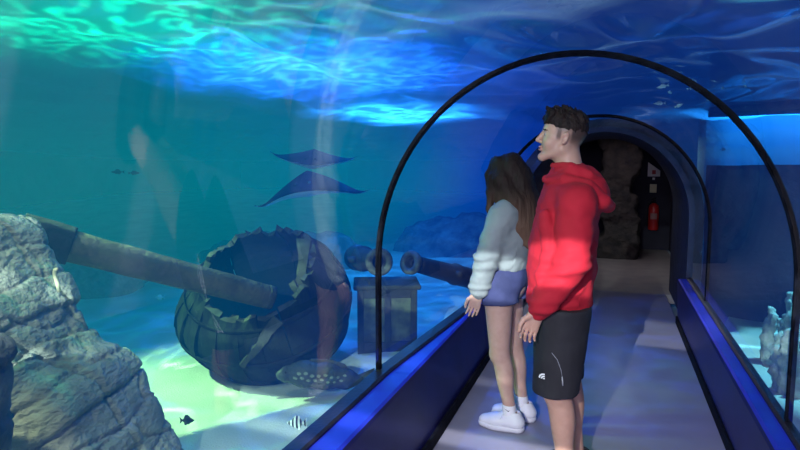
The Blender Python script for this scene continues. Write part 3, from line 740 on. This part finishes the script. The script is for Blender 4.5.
ray_fish((-2.70, 4.90, 1.29), (R(8), R(3), R(290)), 1.12, 'dark ray with pale belly gliding over the barrel, the lower of two', .16, .1)
ray_fish((-2.95, 5.45, 1.535), (R(-3), R(6), R(292)), .92, 'dark ray shape standing in for the surface reflection of the lower ray, the upper of two', -.05, .05)  # added body for the mirror image of the lower ray

# corals
def coral(loc, h, label, seed):
    r = random.Random(seed); f = Field(.02); x, y, z = loc
    f.ell((x, y, z + .05), (.16, .14, .14), None, .06)
    for k in range(13):
        a = r.uniform(0, 6.28); d = r.uniform(.01, .15); hh = h * r.uniform(.6, 1.05) * (1 - d * 2.0)
        p = [(x + d * math.cos(a), y + d * math.sin(a), z), (x + d * 1.25 * math.cos(a), y + d * 1.25 * math.sin(a), z + hh * .5), (x + d * 1.2 * math.cos(a + .3), y + d * 1.2 * math.sin(a + .3), z + hh)]
        f.chain(p, [.06, .040, .020], .02)
    o = obj('coral', f.build(lambda p, n: .022 * N(p, 18, seed) + .020 * N(p, 40)), M['coral']); tag(o, label, 'coral', 'pale corals by the right acrylic')
coral((1.30, 5.05, -.03), .58, 'pale knobbly coral column left of the near rib on the right side', 3)
coral((1.24, 4.40, -.03), .56, 'pale knobbly coral column right of the near rib at the right edge', 8)
coral((1.62, 5.6, -.03), .34, 'low pale coral clump farther back behind the coral columns', 12)

# ------------------------------------------------------------------ people
def head_ops(f, Mh, S=1.0, fem=False):
    R3 = Mh.to_3x3()
    P = lambda x, y, z: tuple(Mh @ Vector((x * S, y * S, z * S)))
    def el(c, r, k=.012, op='u', rot=None): f.ell(P(*c), [q * S for q in r], R3 @ rot if rot is not None else R3, k, op)
    def cp(a, b, ra, rb=None, k=.012): f.cap(P(*a), P(*b), ra * S, (rb if rb is not None else ra) * S, k)
    el((-.014, 0, .047), (.099, .078, .088), .02)
    el((.030, 0, -.012), (.062, .060, .088), .02); el((.042, 0, .045), (.050, .060, .052), .02)
    for s in (1, -1):
        cp((-.002, s * .052, -.045), (.070, s * .010, -.097), .022, .017, .02); el((.055, s * .040, -.028), (.030, .026, .030), .02)
    el((.077, 0, -.098), (.017, .020, .015), .014)
    cp((.080, -.030, .030), (.080, .030, .030), .011, .011, .014)
    el((.091, .031, .010), (.012, .017, .011), .010, 'd'); el((.091, -.031, .010), (.012, .017, .011), .010, 'd')
    for s in (1, -1): el((.0755, s * .031, .009), (.0115, .0125, .0105), .004)
    cp((.090, 0, .022), (.111, 0, -.021), .0075, .0115, .010)
    for s in (1, -1): el((.098, s * .011, -.027), (.011, .0085, .008), .006)
    el((.0905, 0, -.052), (.0105, .021, .0065), .005); el((.0885, 0, -.064), (.0105, .018, .0075), .005)
    el((.099, 0, -.0585), (.010, .02, .002), .003, 'd')
    for s in (1, -1):
        rt = Matrix.Rotation(R(-14), 3, 'Y') @ Matrix.Rotation(s * R(22), 3, 'Z')
        el((-.010, s * .081, .002), (.018, .009, .032), .008, 'u', rt); el((-.005, s * .089, .002), (.009, .006, .017), .005, 'd', rt)
def face_paint(Mh, S, fade=False):
    inv = Mh.inverted()
    def fn(c):
        q = inv @ Vector(c); x, y, z = q / S; ay = abs(y)
        if z < -.13 or z > .2: return 0
        if x > .082 and ay < .022 and -.0715 < z < -.047: return 2
        e = ((y - math.copysign(.031, y)) / .0125) ** 2 + ((z - .008) / .0052) ** 2
        if x > .074 and e < 1:
            return 4 if (y - math.copysign(.031, y)) ** 2 + (z - .009) ** 2 < .0058 ** 2 else 3
        if x > .064 and .014 < ay < .050 and .027 < z - .10 * (.03 - ay) < .0335: return 5
        if fade:
            if x < .045 and z > .012 and (z > .040 or x < -.025) and not (x > -.035 and ay > .083): return 1
            if .012 < x < .034 and ay > .055 and -.012 < z <= .05: return 1
            if x < -.040 and z > -.052: return 1
        return 0
    return fn
def hand_ops(f, w, d, t, S=1.0, curl=(14, 34, 30), side=1):
    """palm, four unequal fingers and a thumb from wrist w along d; t points to the thumb side"""
    w = Vector(w); d = Vector(d).normalized(); t = Vector(t); t = (t - d * t.dot(d)).normalized(); n = d.cross(t) * side
    P = lambda a, b, c: w + (d * a + t * b + n * c) * S
    f.cap(P(-.05, 0, 0), P(.01, 0, 0), .027 * S, .025 * S, .02, (n, .8))
    for b0, b1 in ((.014, .026), (.004, .009), (-.006, -.009), (-.014, -.025)): f.cap(P(.008, b0, 0), P(.082, b1, 0), .0165 * S, .0125 * S, .014, (n, .8))
    for b, L, r in ((.029, .072, .0085), (.0095, .080, .0088), (-.0105, .075, .0085), (-.029, .059, .0075)):
        p = P(.082, b, 0); ang = 0
        for k, fr in enumerate((.45, .30, .25)):
            ang += R(curl[k]); q = p + (d * math.cos(ang) + n * math.sin(ang) + t * b * 1.4) * L * fr * S
            f.cap(p, q, r * S * (1 - .09 * k), r * S * (.93 - .11 * k), .0045); p = q
    a = P(.022, .022, .006); b = P(.055, .048, .014); c = P(.083, .052, .022); e = P(.106, .048, .030)
    f.cap(a, b, .0155 * S, .0115 * S, .012); f.cap(b, c, .0110 * S, .0098 * S, .004); f.cap(c, e, .0096 * S, .0075 * S, .004)
def folds(amp, sc=(9, 9, 16), seed=0.0, fine=.25):
    def fn(p, n):
        v = (p[0] * sc[0], p[1] * sc[1], p[2] * sc[2])
        return amp * (N(v, 1, seed) + fine * N(v, 2.6, seed + 3))
    return fn
def shoe(parent, x, y, L, W, m_up, m_sole, ry=0.0, rz=0.0, lace=None, name='shoe'):
    """x = heel; foot points along +x"""
    T = Matrix.Translation((x, y, 0)) @ Matrix.Rotation(rz, 4, 'Z'); P = lambda a, b, c: tuple(T @ Vector((a * L, b, c)))
    f = Field(.004)
    f.chain([P(.15, 0, .050), P(.34, 0, .054), P(.60, 0, .046), P(.83, 0, .036)], [W * .42, W * .43, W * .47, W * .43], .03, ((0, 0, 1), .80))
    f.cap(P(.15, 0, .060), P(.19, 0, .092), W * .38, W * .37, .03); f.cap(P(.30, 0, .085), P(.42, 0, .074), W * .30, W * .30, .03)
    f.ell(P(.19, 0, .128), (L * .12, W * .27, .024), T.to_3x3(), .008, 'd'); f.cut((0, 0, .024), (0, 0, -1))
    up = obj('shoe', f.build(), m_up, parent)
    f = Field(.004); f.chain([P(.15, 0, .020), P(.40, 0, .020), P(.62, 0, .020), P(.83, 0, .022)], [W * .47, W * .46, W * .51, W * .47], .02, ((0, 0, 1), .60)); f.cut((0, 0, .001), (0, 0, -1)); f.cut((0, 0, .034), (0, 0, 1))
    obj('sole', f.build(), m_sole, up)
    if lace:
        bm = bmesh.new()
        for k in range(5):
            a = .38 + k * .06; z = .117 - k * .009; tube(bm, [P(a, -W * .26, z - .018), P(a + .02, 0, z), P(a, W * .26, z - .018)], .0035, 6)
        tube(bm, [P(.38, W * .05, .120), P(.36, W * .25, .120), P(.42, W * .42, .098), P(.46, W * .46, .075)], .003, 6)
        obj('laces', bm, lace, up)
    return up

# ---- tall young man in red hoodie
boy = empty('person', (-.198, 2.750, 0), R(189), 'young man in red hoodie and black shorts standing on the walkway, looking up left', 'person'); boy.scale = (.97, .97, .985)
Mh = Matrix.Translation((.026, 0, 1.640)) @ Matrix.Rotation(R(-10), 4, 'Y')
f = Field(.004)
SB = .955
head_ops(f, Mh, SB)
f.cap((-.035, 0, 1.40), (.0, 0, 1.575), .064, .058, .03)
f.cap((-.03, -.16, 1.37), (-.03, .16, 1.37), .065, .065, .05).cap((-.01, 0, 1.02), (-.015, 0, 1.30), .145, .16, .06, ((1, 0, 0), .7)).ell((-.01, 0, .93), (.115, .155, .13), None, .05)
LEG = [((.0, .082, .90), (.020, .10, .475), (-.036, .10, .085)), ((.0, -.082, .90), (-.045, -.10, .475), (-.098, -.11, .085))]
for h_, k_, a_ in LEG:
    f.cap(h_, k_, .078, .062, .03); f.cap(k_, a_, .056, .038, .02)
    mid = [k_[i] * .68 + a_[i] * .32 for i in range(3)]; f.ell((mid[0] - .022, mid[1], mid[2]), (.040, .044, .10), None, .04); f.ell((k_[0] + .022, k_[1], k_[2]), (.04, .042, .05), None, .02)
    f.chain([a_, (a_[0] + .03, a_[1], .05), (a_[0] + .14, a_[1], .032)], [.038, .036, .028], .02).ell((a_[0] - .03, a_[1], .045), (.03, .03, .03))
ARM = [((-.03, .20, 1.355), (-.005, .245, 1.10), (.105, .228, .915)), ((-.03, -.20, 1.355), (-.03, -.25, 1.085), (.06, -.235, .835))]
for i, (s_, e_, w_) in enumerate(ARM):
    f.cap(s_, e_, .05, .042, .02); f.cap(e_, w_, .042, .028, .02)
    d = Vector(w_) - Vector(e_); hand_ops(f, Vector(w_) + d.normalized() * .035, d + Vector((0, 0, -.08)), (1, .15 if i == 0 else -.15, .3), 1.0, (16, 38, 34), -1 if i == 0 else 1)
me = f.build(); paint(me, face_paint(Mh, SB))
ss = lambda a, b, v: (lambda t: t * t * (3 - 2 * t))(min(1, max(0, (v - a) / (b - a))))
inv = Mh.inverted(); at = me.attributes.new('crop', 'FLOAT', 'POINT'); vals = []
for v in me.vertices:
    if v.co.z < 1.5: vals.append(0.0); continue
    x, y, z = (inv @ v.co) / SB; ay = abs(y)
    side = ss(.048, .030, x) * ss(.005, .07, z) * (1 if ay < .084 or x < -.03 else 0)
    burn = ss(.036, .026, x) * ss(.006, .014, x) * ss(-.020, .01, z) * ss(.04, .055, ay) * .8
    nape = ss(-.020, -.045, x) * ss(-.075, .03, z)
    vals.append(min(.95, max(side, burn, nape)))
at.data.foreach_set('value', vals)
obj('body', me, [M['skin_boy'], M['skin_boy'], M['lips'], M['eyewhite'], M['iris'], M['hair_boy']], boy)
# hair
f = Field(.004); P = lambda x, y, z: tuple(Mh @ Vector((x * SB, y * SB, z * SB))); R3 = Mh.to_3x3(); rr = random.Random(2)
f.ell(P(-.014, 0, .064), (.098, .0755, .078), R3, .01).ell(P(.035, 0, .090), (.064, .064, .046), R3, .02)
nn_ = R3 @ Vector((-.22, 0, -1)); f.cut(P(.0, 0, .050), nn_)
for k in range(150):
    th = rr.uniform(-1, 1); x = rr.uniform(-.10, .085); y = th * .072 * math.sqrt(max(0.05, 1 - (x / .115) ** 2)); z = .066 + .080 * math.sqrt(max(0, 1 - (y / .085) ** 2 - ((x + .014) / .112) ** 2 * .9))
    if x > .02: z = max(z, .128 - .3 * (y * y) / .07)
    f.cap(P(x, y, z - .012), P(x + rr.uniform(.004, .030), y + rr.uniform(-.018, .018), z + rr.uniform(.000, .014)), .011, .004, .006)
for k in range(120):
    a = rr.uniform(.9, 2 * math.pi - .9); x = -.014 + .094 * math.cos(a); y = .0735 * math.sin(a); z = .058 - .22 * x * .3 + rr.uniform(-.002, .014)
    f.cap(P(x, y, z), P(x - .006, y * 1.01, z - rr.uniform(.010, .026)), .0065, .0025, .005)
for k in range(26):
    y = rr.uniform(-.062, .062); f.cap(P(.070, y, .10 + rr.uniform(0, .02)), P(.098 + rr.uniform(-.006, .012) - abs(y) * .35, y + rr.uniform(-.012, .012), .070 + rr.uniform(-.012, .02)), .014, .0045, .008)
obj('hair', f.build(lambda p, n: .0025 * N(p, 90)), M['hair_boy'], boy)
# hoodie
f = Field(.006)
f.cap((.015, 0, .92), (.012, 0, 1.10), .188, .188, .06, ((1, 0, 0), .78)).cap((.012, 0, 1.10), (-.012, 0, 1.30), .188, .186, .06, ((1, 0, 0), .77))
f.cap((-.03, -.155, 1.365), (-.03, .155, 1.365), .082, .082, .07).cap((-.03, 0, 1.38), (-.01, 0, 1.47), .11, .085, .06)
f.cap((.018, 0, .875), (.018, 0, .89), .180, .182, .01, ((1, 0, 0), .84))
for s_, e_, w_ in ARM:
    f.cap(s_, e_, .084, .078, .028); f.cap(e_, w_, .080, .058, .02); d = (Vector(w_) - Vector(e_)).normalized()
    f.cap(Vector(w_) - d * .03, Vector(w_) - d * .02, .064, .062, .02); f.cap(Vector(w_) - d * .0, Vector(w_) + d * .035, .044, .042, .008)
# hood lying round the neck
ring = [(.062 * math.cos(a) - .012 if math.cos(a) > 0 else .088 * math.cos(a) - .012, .098 * math.sin(a), 1.462 - .015 * math.cos(a) + .02 * abs(math.sin(a))) for a in [2 * math.pi * k / 14 for k in range(15)]]
for i in range(14): f.cap(ring[i], ring[i + 1], .030, .030, .02)
f.ell((-.115, 0, 1.415), (.070, .115, .085), Matrix.Rotation(R(18), 3, 'Y'), .035).ell((-.150, 0, 1.375), (.045, .085, .055), None, .03)
for s in (1, -1): f.cap((-.06, s * .098, 1.45), (-.135, s * .06, 1.345), .032, .034, .02)
for s in (1, -1):
    f.chain([(.085, s * .060, 1.455), (.020, s * .128, 1.462), (-.075, s * .150, 1.430), (-.150, s * .112, 1.365), (-.190, s * .02, 1.335)], [.020, .026, .032, .034, .032], .006)
    f.chain([(.055, s * .050, 1.520), (-.01, s * .098, 1.512), (-.09, s * .104, 1.480), (-.150, s * .05, 1.445)], [.017, .020, .023, .022], .006)
    f.chain([(.10, s * .165, 1.30), (.075, s * .215, 1.16), (.11, s * .235, 1.02)], [.035, .040, .03], .012)
f.ell((-.005, 0, 1.545), (.060, .064, .075), None, .012, 'd')
f.cut((0, 0, .848), (0, 0, -1), (-.3, -.195, .6), (.10, .195, .87))
f.cut((0, 0, .848), (0, 0, -1), (.09, -.17, .6), (.4, .17, .87))
def hf(p, n):
    a = .010 * (N((p[0] * 8, p[1] * 8, p[2] * 12), 1) + .4 * N((p[0] * 9, p[1] * 9, p[2] * 13), 2.3, 5))
    if p[2] < .885 and abs(p[1]) < .19: a = a * .3 - .008 * (1 if p[2] < .878 else 0) + .0015 * math.sin(math.atan2(p[1], p[0]) * 90)
    if abs(p[1]) > .16: a += .006 * math.sin(p[2] * 95 + 14 * p[0] + 3 * N(p, 8)) * max(0, 1 - abs(p[2] - 1.06) / .13) + .005 * math.sin(p[2] * 120 + 9 * p[0]) * max(0, 1 - abs(p[2] - .90) / .07)
    return a
obj('hoodie', f.build(hf, 1), M['red'], boy)
# white shirt tip under the hem
f = Field(.004); f.cap((.095, .168, .826), (.125, .150, .822), .013, .011, .01, ((0, 0, 1), .8)); obj('shirt_hem', f.build(), M['white_cloth'], boy)
# shorts
f = Field(.006)
f.ell((.012, 0, .86), (.138, .172, .11), None, .05)
for i, (h_, k_, a_) in enumerate(LEG):
    y = .102 if i == 0 else -.102; kx = .032 if i == 0 else -.022
    f.cap((.008, y, .86), (kx, y * 1.05, .41), .128, .103, .045)
f.cut((0, 0, .485), (-.05, 0, -1)); f.cut((0, 0, .885), (0, 0, 1))
obj('shorts', f.build(lambda p, n: .006 * (N((p[0] * 11, p[1] * 11, p[2] * 7), 1) + .4 * N((p[0] * 11, p[1] * 11, p[2] * 9), 2.4, 4)), 1), M['black_cloth'], boy)
# white half dome print of three arcs above the hem and a pale zip cord
bm = bmesh.new()
lx, lz = .112, .575
def ons(x, z, o=.0): return (x, .112 + math.sqrt(max(.0001, .112 ** 2 - (x - .027) ** 2)) + o - .006, z)
for k in range(3):
    r0, r1 = .026 - k * .0095, .026 - k * .0095 - .0065; vs = []
    for j in range(9):
        a = math.pi / 2 * j / 8
        for r in (r0, r1): vs.append(bm.verts.new(ons(lx - .026 + r * math.cos(a) - .0, lz + r * math.sin(a), .012)))
    for j in range(8): bm.faces.new((vs[2 * j], vs[2 * j + 1], vs[2 * j + 3], vs[2 * j + 2]))
obj('print', bm, M['white'], boy)
bm = bmesh.new(); tube(bm, [ons(.06, .705, .022), ons(.035, .675, .016), ons(.018, .63, .014), ons(.012, .60, .014)], .0014, 6); tube(bm, [ons(.012, .60, .016), ons(.008, .560, .018)], .0034, 6); obj('zip_cord', bm, M['grey_print'], boy)
for i, (h_, k_, a_) in enumerate(LEG):
    shoe(boy, a_[0] - .085, a_[1], .29, .105, M['black_shoe'], M['black_shoe'], lace=M['black_shoe'])

# ---- young woman in grey sweatshirt
girl = empty('person', (-.535, 3.28, 0), R(174), 'young woman with long brown hair, grey sweatshirt and denim shorts, standing at the left kerb', 'person')
Mg = Matrix.Translation((.030, 0, 1.425)) @ Matrix.Rotation(R(-14), 4, 'Z') @ Matrix.Rotation(R(-2), 4, 'Y'); SG = .93
f = Field(.004)
head_ops(f, Mg, SG, True)
f.cap((-.02, 0, 1.25), (.005, 0, 1.38), .052, .046, .03)
f.cap((-.01, -.13, 1.24), (-.01, .13, 1.24), .05, .05, .04).cap((.0, 0, .96), (.0, 0, 1.17), .12, .135, .05, ((1, 0, 0), .7)).ell((.005, 0, .84), (.105, .145, .12), None, .05)
GLEG = [((.035, .078, .80), (.022, .080, .435), (-.050, .078, .085)), ((.02, -.078, .80), (-.012, -.080, .435), (-.078, -.085, .085))]
for h_, k_, a_ in GLEG:
    f.cap(h_, k_, .086, .055, .03); f.cap(k_, a_, .048, .032, .02)
    mid = [k_[i] * .68 + a_[i] * .32 for i in range(3)]; f.ell((mid[0] - .018, mid[1], mid[2]), (.036, .040, .09), None, .04); f.ell((k_[0] + .016, k_[1], k_[2]), (.036, .038, .045), None, .02)
    f.chain([a_, (a_[0] + .03, a_[1], .05), (a_[0] + .13, a_[1], .032)], [.034, .033, .025], .02).ell((a_[0] - .025, a_[1], .045), (.028, .028, .03))
GARM = [((.01, .155, 1.225), (.078, .185, .995), (.118, .168, .822)), ((-.01, -.155, 1.225), (.02, -.195, .985), (.11, -.175, .800))]
for i, (s_, e_, w_) in enumerate(GARM):
    f.cap(s_, e_, .042, .036, .02); f.cap(e_, w_, .036, .024, .02)
    d = Vector(w_) - Vector(e_); hand_ops(f, Vector(w_) + d.normalized() * .03, d + Vector((.03, 0, -.05)), (1, .1 if i == 0 else -.1, .35), .90, (10, 24, 22), -1 if i == 0 else 1)
me = f.build(); paint(me, face_paint(Mg, SG))
obj('body', me, [M['skin_girl'], M['fade'], M['lips'], M['eyewhite'], M['iris'], M['hair_boy']], girl)
# hair
f = Field(.005); P = lambda x, y, z: tuple(Mg @ Vector((x * SG, y * SG, z * SG))); R3 = Mg.to_3x3(); rr = random.Random(6)
f.ell(P(-.018, 0, .050), (.099, .083, .090), R3, .02)
f.ell(P(.125, 0, -.04), (.085, .075, .125), R3, .02, 'd')
def lock(pts, rads, k=.012, flat=None): f.chain(pts, rads, k, flat)
lock([P(-.05, 0, .06), (-.075, 0, 1.40), (-.105, 0, 1.27), (-.135, .0, 1.14), (-.150, .0, 1.03)], [.085, .085, .10, .085, .035], .03, ((1, 0, 0), .55))
for s in (1, -1):
    lock([P(.030, s * .064, .10), P(.035, s * .084, .0), (.020, s * .100, 1.30), (-.045, s * .110, 1.19), (-.09, s * .095, 1.06)], [.026, .028, .030, .028, .008], .02)
    lock([P(.010, s * .07, .09), P(-.02, s * .090, .0), (-.05, s * .10, 1.30), (-.09, s * .09, 1.17), (-.12, s * .07, 1.06)], [.03, .04, .045, .04, .012], .03)
    lock([P(.055, s * .05, .11), P(.066, s * .080, .02), (.085, s * .098, 1.35), (.085, s * .108, 1.26), (.075, s * .112, 1.17)], [.018, .022, .022, .018, .006], .02)
for k in range(90):
    a = rr.uniform(-1, 1); y0 = a * .075; b = rr.uniform(-.02, .02); x1 = -.085 - .03 * (1 - a * a)
    e_ = rr.uniform(.99, 1.12); lock([P(-.09 + .08 * abs(a), y0, .06 + rr.uniform(-.03, .04)), (x1 - .005, y0 * 1.1 + b, 1.34), (x1 - .045 - .01 * rr.random(), y0 * 1.15 + b, 1.18), (x1 - .06 + rr.uniform(-.015, .015), y0 * .8 + b * 1.6, e_)], [.012, .012, .010, .003], .006)
obj('hair', f.build(lambda p, n: .0035 * N((p[0] * 70, p[1] * 70, p[2] * 5), 1)), M['hair_girl'], girl)
# sweatshirt
f = Field(.006)
f.cap((.008, 0, .985), (.008, 0, 1.08), .152, .152, .06, ((1, 0, 0), .78)).cap((.008, 0, 1.08), (-.005, 0, 1.20), .152, .150, .06, ((1, 0, 0), .76))
f.cap((-.01, -.12, 1.232), (-.01, .12, 1.232), .064, .064, .06).cap((-.012, 0, 1.25), (-.005, 0, 1.30), .085, .062, .05)
f.cap((.006, 0, .945), (.006, 0, .965), .140, .142, .01, ((1, 0, 0), .78))
for s_, e_, w_ in GARM:
    f.cap(s_, e_, .066, .062, .045); f.cap(e_, w_, .064, .056, .03); d = (Vector(w_) - Vector(e_)).normalized()
    f.cap(Vector(w_) - d * .04, Vector(w_) - d * .015, .060, .058, .02); f.cap(Vector(w_), Vector(w_) + d * .032, .038, .036, .008)
ring = [(.060 * math.cos(a) - .012, .070 * math.sin(a), 1.300 - .018 * math.cos(a)) for a in [2 * math.pi * k / 12 for k in range(13)]]
for i in range(12): f.cap(ring[i], ring[i + 1], .016, .016, .01)
f.ell((-.0, 0, 1.36), (.05, .055, .07), None, .01, 'd')
f.cut((0, 0, .918), (0, 0, -1), (-.3, -.145, .7), (.4, .145, .95))
def gf(p, n):
    a = .009 * (N((p[0] * 10, p[1] * 10, p[2] * 13), 1, 3) + .4 * N((p[0] * 10, p[1] * 10, p[2] * 15), 2.3, 8))
    if abs(p[1]) > .13: a += .006 * math.sin(p[2] * 100 + 12 * p[0] + 3 * N(p, 9)) * max(0, 1 - abs(p[2] - .98) / .12) + .005 * math.sin(p[2] * 130) * max(0, 1 - abs(p[2] - .83) / .05)
    return a
obj('sweatshirt', f.build(gf, 1), M['grey_cloth'], girl)
# denim shorts
f = Field(.005)
f.ell((.008, 0, .865), (.116, .158, .10), None, .04).cap((.005, 0, .90), (.005, 0, .95), .128, .125, .03, ((1, 0, 0), .78))
for h_, k_, a_ in GLEG: f.cap((h_[0] - .012, h_[1], .83), (h_[0] - .006, h_[1] * 1.04, .70), .105, .098, .035)
f.cut((0, 0, .735), (-.12, 0, -1)); f.cut((0, 0, .955), (0, 0, 1))
sh = obj('denim_shorts', f.build(lambda p, n: .003 * N(p, 18) + (.004 if .735 < p[2] - .12 * p[0] * 0 < .752 else 0)), M['denim'], girl)
bm = bmesh.new(); vs = [(-.108, .03, .90), (-.108, .09, .895), (-.112, .088, .825), (-.113, .06, .812), (-.112, .032, .827)]
for i, (h_, k_, a_) in enumerate(GLEG):
    f = Field(.004); f.cap((a_[0] + .006, a_[1], .085), (a_[0] + .014, a_[1], .150), .040, .0385, .01); f.cut((0, 0, .152), (0, 0, 1)); s_ = obj('sock', f.build(lambda p, n: .0012 * math.sin(p[2] * 700)), M['white_cloth'], girl)
    if i == 0:
        bm.free(); bm = bmesh.new(); pts = [(-.016, .004), (-.006, -.006), (.020, .008), (-.006, .0)]
        v = [bm.verts.new((a_[0] + .012 + x, a_[1] + .0405 * math.cos(x / .04) + .001, .128 + z)) for x, z in pts]; bm.faces.new(v); obj('sock_mark', bm, M['mark'], s_, smooth=False)
    shoe(girl, a_[0] - .072, a_[1], .262, .098, M['white_leather'], M['sole'], lace=M['white_cloth'])

# ------------------------------------------------------------------ lamps
def aim(o, tgt): o.rotation_euler = (Vector(tgt) - o.location).to_track_quat('-Z', 'Y').to_euler()
def spot(name, loc, tgt, e, col, ang, blend=.6, rad=.15, gobo=None):
    l = bpy.data.lights.new(name, 'SPOT'); l.energy = e; l.color = col; l.spot_size = R(ang); l.spot_blend = blend; l.shadow_soft_size = rad
    o = bpy.data.objects.new(name, l); C.objects.link(o); o.location = loc; aim(o, tgt)
    if gobo:
        l.use_nodes = True; nt = l.node_tree; em = nt.nodes['Emission']; L = nt.links.new
        tc = nt.nodes.new('ShaderNodeTexCoord'); sp = nt.nodes.new('ShaderNodeSeparateXYZ'); L(tc.outputs['Normal'], sp.inputs[0])
        dv = [nt.nodes.new('ShaderNodeMath') for _ in range(2)]; cb = nt.nodes.new('ShaderNodeCombineXYZ')
        for i in range(2): dv[i].operation = 'DIVIDE'; L(sp.outputs[i], dv[i].inputs[0]); L(sp.outputs[2], dv[i].inputs[1]); L(dv[i].outputs[0], cb.inputs[i])
        mp = nt.nodes.new('ShaderNodeMapping'); mp.inputs['Scale'].default_value = (*gobo['scale'], 1); mp.inputs['Rotation'].default_value = (0, 0, gobo.get('rot', 0)); mp.inputs['Location'].default_value = (*gobo.get('off', (0, 0)), gobo.get('z', 0)); L(cb.outputs[0], mp.inputs[0])
        if gobo['type'] == 'caustic':
            nz = nt.nodes.new('ShaderNodeTexNoise'); nz.inputs['Scale'].default_value = 1.0; nz.inputs['Detail'].default_value = 2; L(mp.outputs[0], nz.inputs['Vector'])
            mx = nt.nodes.new('ShaderNodeMix'); mx.data_type = 'VECTOR'; mx.inputs['Factor'].default_value = .35; L(mp.outputs[0], mx.inputs['A']); L(nz.outputs['Color'], mx.inputs['B'])
            vo = nt.nodes.new('ShaderNodeTexNoise'); vo.inputs['Scale'].default_value = 1.0; vo.inputs['Detail'].default_value = 1.5; L(mx.outputs['Result'], vo.inputs['Vector'])
            sb = nt.nodes.new('ShaderNodeMath'); sb.operation = 'SUBTRACT'; sb.inputs[1].default_value = .5; L(vo.outputs['Fac'], sb.inputs[0])
            ab = nt.nodes.new('ShaderNodeMath'); ab.operation = 'ABSOLUTE'; L(sb.outputs[0], ab.inputs[0]); src = ab.outputs[0]
        else:
            nz = nt.nodes.new('ShaderNodeTexNoise'); nz.inputs['Scale'].default_value = 1.0; nz.inputs['Detail'].default_value = gobo.get('detail', 2); L(mp.outputs[0], nz.inputs['Vector']); src = nz.outputs['Fac']
        mr = nt.nodes.new('ShaderNodeMapRange'); mr.interpolation_type = 'SMOOTHSTEP'
        mr.inputs['From Min'].default_value, mr.inputs['From Max'].default_value, mr.inputs['To Min'].default_value, mr.inputs['To Max'].default_value = gobo['map']; L(src, mr.inputs['Value']); L(mr.outputs[0], em.inputs['Strength'])
    return o
def area(name, loc, tgt, e, col, sx, sy):
    l = bpy.data.lights.new(name, 'AREA'); l.energy = e; l.color = col; l.shape = 'RECTANGLE'; l.size = sx; l.size_y = sy
    o = bpy.data.objects.new(name, l); C.objects.link(o); o.location = loc; aim(o, tgt); return o
# daylight falling into the tunnel from behind the viewer, rippled into bands by the water
spot('key_lamp', (-.75, -3.0, 3.0), (-.2, 3.2, .9), 4600, (1, .80, .80), 60, .5, .015, dict(type='noise', scale=(.6, 22), map=(.545, .59, .45, 2.1), detail=1, off=(3, 4.3)))
# added unseen lamps for the left bay (green), the centre (blue) and the right bay (cyan)
spot('bay_fill', (-3.9, 2.2, 2.15), (-2.45, 3.0, 0), 1500, (.62, 1, .46), 64, .8, .03, dict(type='caustic', scale=(3.4, 15), map=(.0, .03, 2.1, .8), rot=2.2))  # added underwater lamp out of frame, turns the left sand green
spot('rock_fill', (-1.5, .2, 3.6), (-2.3, 1.9, .6), 1250, (1, .84, .56), 55, .7, .05, dict(type='noise', scale=(5, 5), map=(.4, .6, .5, 1.5)))  # added lamp out of view, brightens the boulders
spot('surface_green_fill', (-2.9, 2.7, 3.5), (-2.7, 2.7, 2.3), 480, (.0, .85, .36), 140, 1, .03, dict(type='caustic', scale=(9, 13), map=(.0, .03, 2.8, .36)))  # added; green glow standing in for bright sand mirrored in the ripples
spot('surface_blue_fill', (-2.35, 4.3, 3.4), (-2.35, 4.4, 2.3), 1700, (.02, .13, 1), 125, 1, .03, dict(type='caustic', scale=(8, 12), map=(.0, .05, 1.9, .55)))  # added; blue glow standing in for lit sand mirrored overhead
spot('surface_right_fill', (.45, 3.5, 2.9), (.45, 3.7, 2.3), 7, (.02, .16, 1), 80, .6, .03, dict(type='noise', scale=(3, 3), map=(.45, .62, .0, 2.0)))  # added for the blue patches of reflected light over the tunnel
spot('centre_blue_fill', (-2.6, 7.2, 3.2), (-2.5, 6.8, 0), 1800, (.03, .25, 1), 105, .7, .05, dict(type='caustic', scale=(4, 9), map=(.0, .08, 2.2, .5)))  # added to colour the middle sand and ripples blue
spot('right_bay_fill', (1.95, 4.9, 2.9), (1.75, 5.0, 0), 6500, (.24, .7, 1), 50, .4, .05, dict(type='caustic', scale=(5, 7), map=(.0, .05, 2, .6)))  # added to brighten the right sand and corals in cyan
area('right_wall_fill', (3.2, 7.75, 2.6), (3.2, 8.1, 1.7), 380, (.02, .30, 1), 4, .3)  # added out of sight behind the dark block to light the wall band
area('tunnel_fill', (-.2, -1.9, 1.80), (-.2, 3.2, .7), 95, (.70, .64, 1), 1.0, .5)  # added lavender fill, unseen behind the camera
area('corridor_lamp', (.3, 8.8, 1.90), (.3, 8.9, 0), 13, (.9, .85, .95), .8, .8)

w = bpy.data.worlds.new('world'); bpy.context.scene.world = w; w.use_nodes = True
w.node_tree.nodes['Background'].inputs[0].default_value = (.10, .14, .30, 1); w.node_tree.nodes['Background'].inputs[1].default_value = .25

# ------------------------------------------------------------------ camera
cam = bpy.data.cameras.new('camera'); co = bpy.data.objects.new('camera', cam); C.objects.link(co)
cam.sensor_width = 36; cam.lens = 36 * 582 / 800; cam.clip_start = .05; cam.clip_end = 200
co.location = (0, 0, 1.5); co.rotation_euler = (R(90 - 5.886), 0, R(20.004))
sc = bpy.context.scene; sc.camera = co
sc.view_settings.view_transform = 'Standard'; sc.view_settings.look = 'None'
sc.cycles.max_bounces = 10; sc.cycles.transparent_max_bounces = 24; sc.cycles.diffuse_bounces = 3; sc.cycles.glossy_bounces = 4; sc.cycles.transmission_bounces = 4
sc.cycles.caustics_reflective = False; sc.cycles.caustics_refractive = False; sc.cycles.sample_clamp_indirect = 4
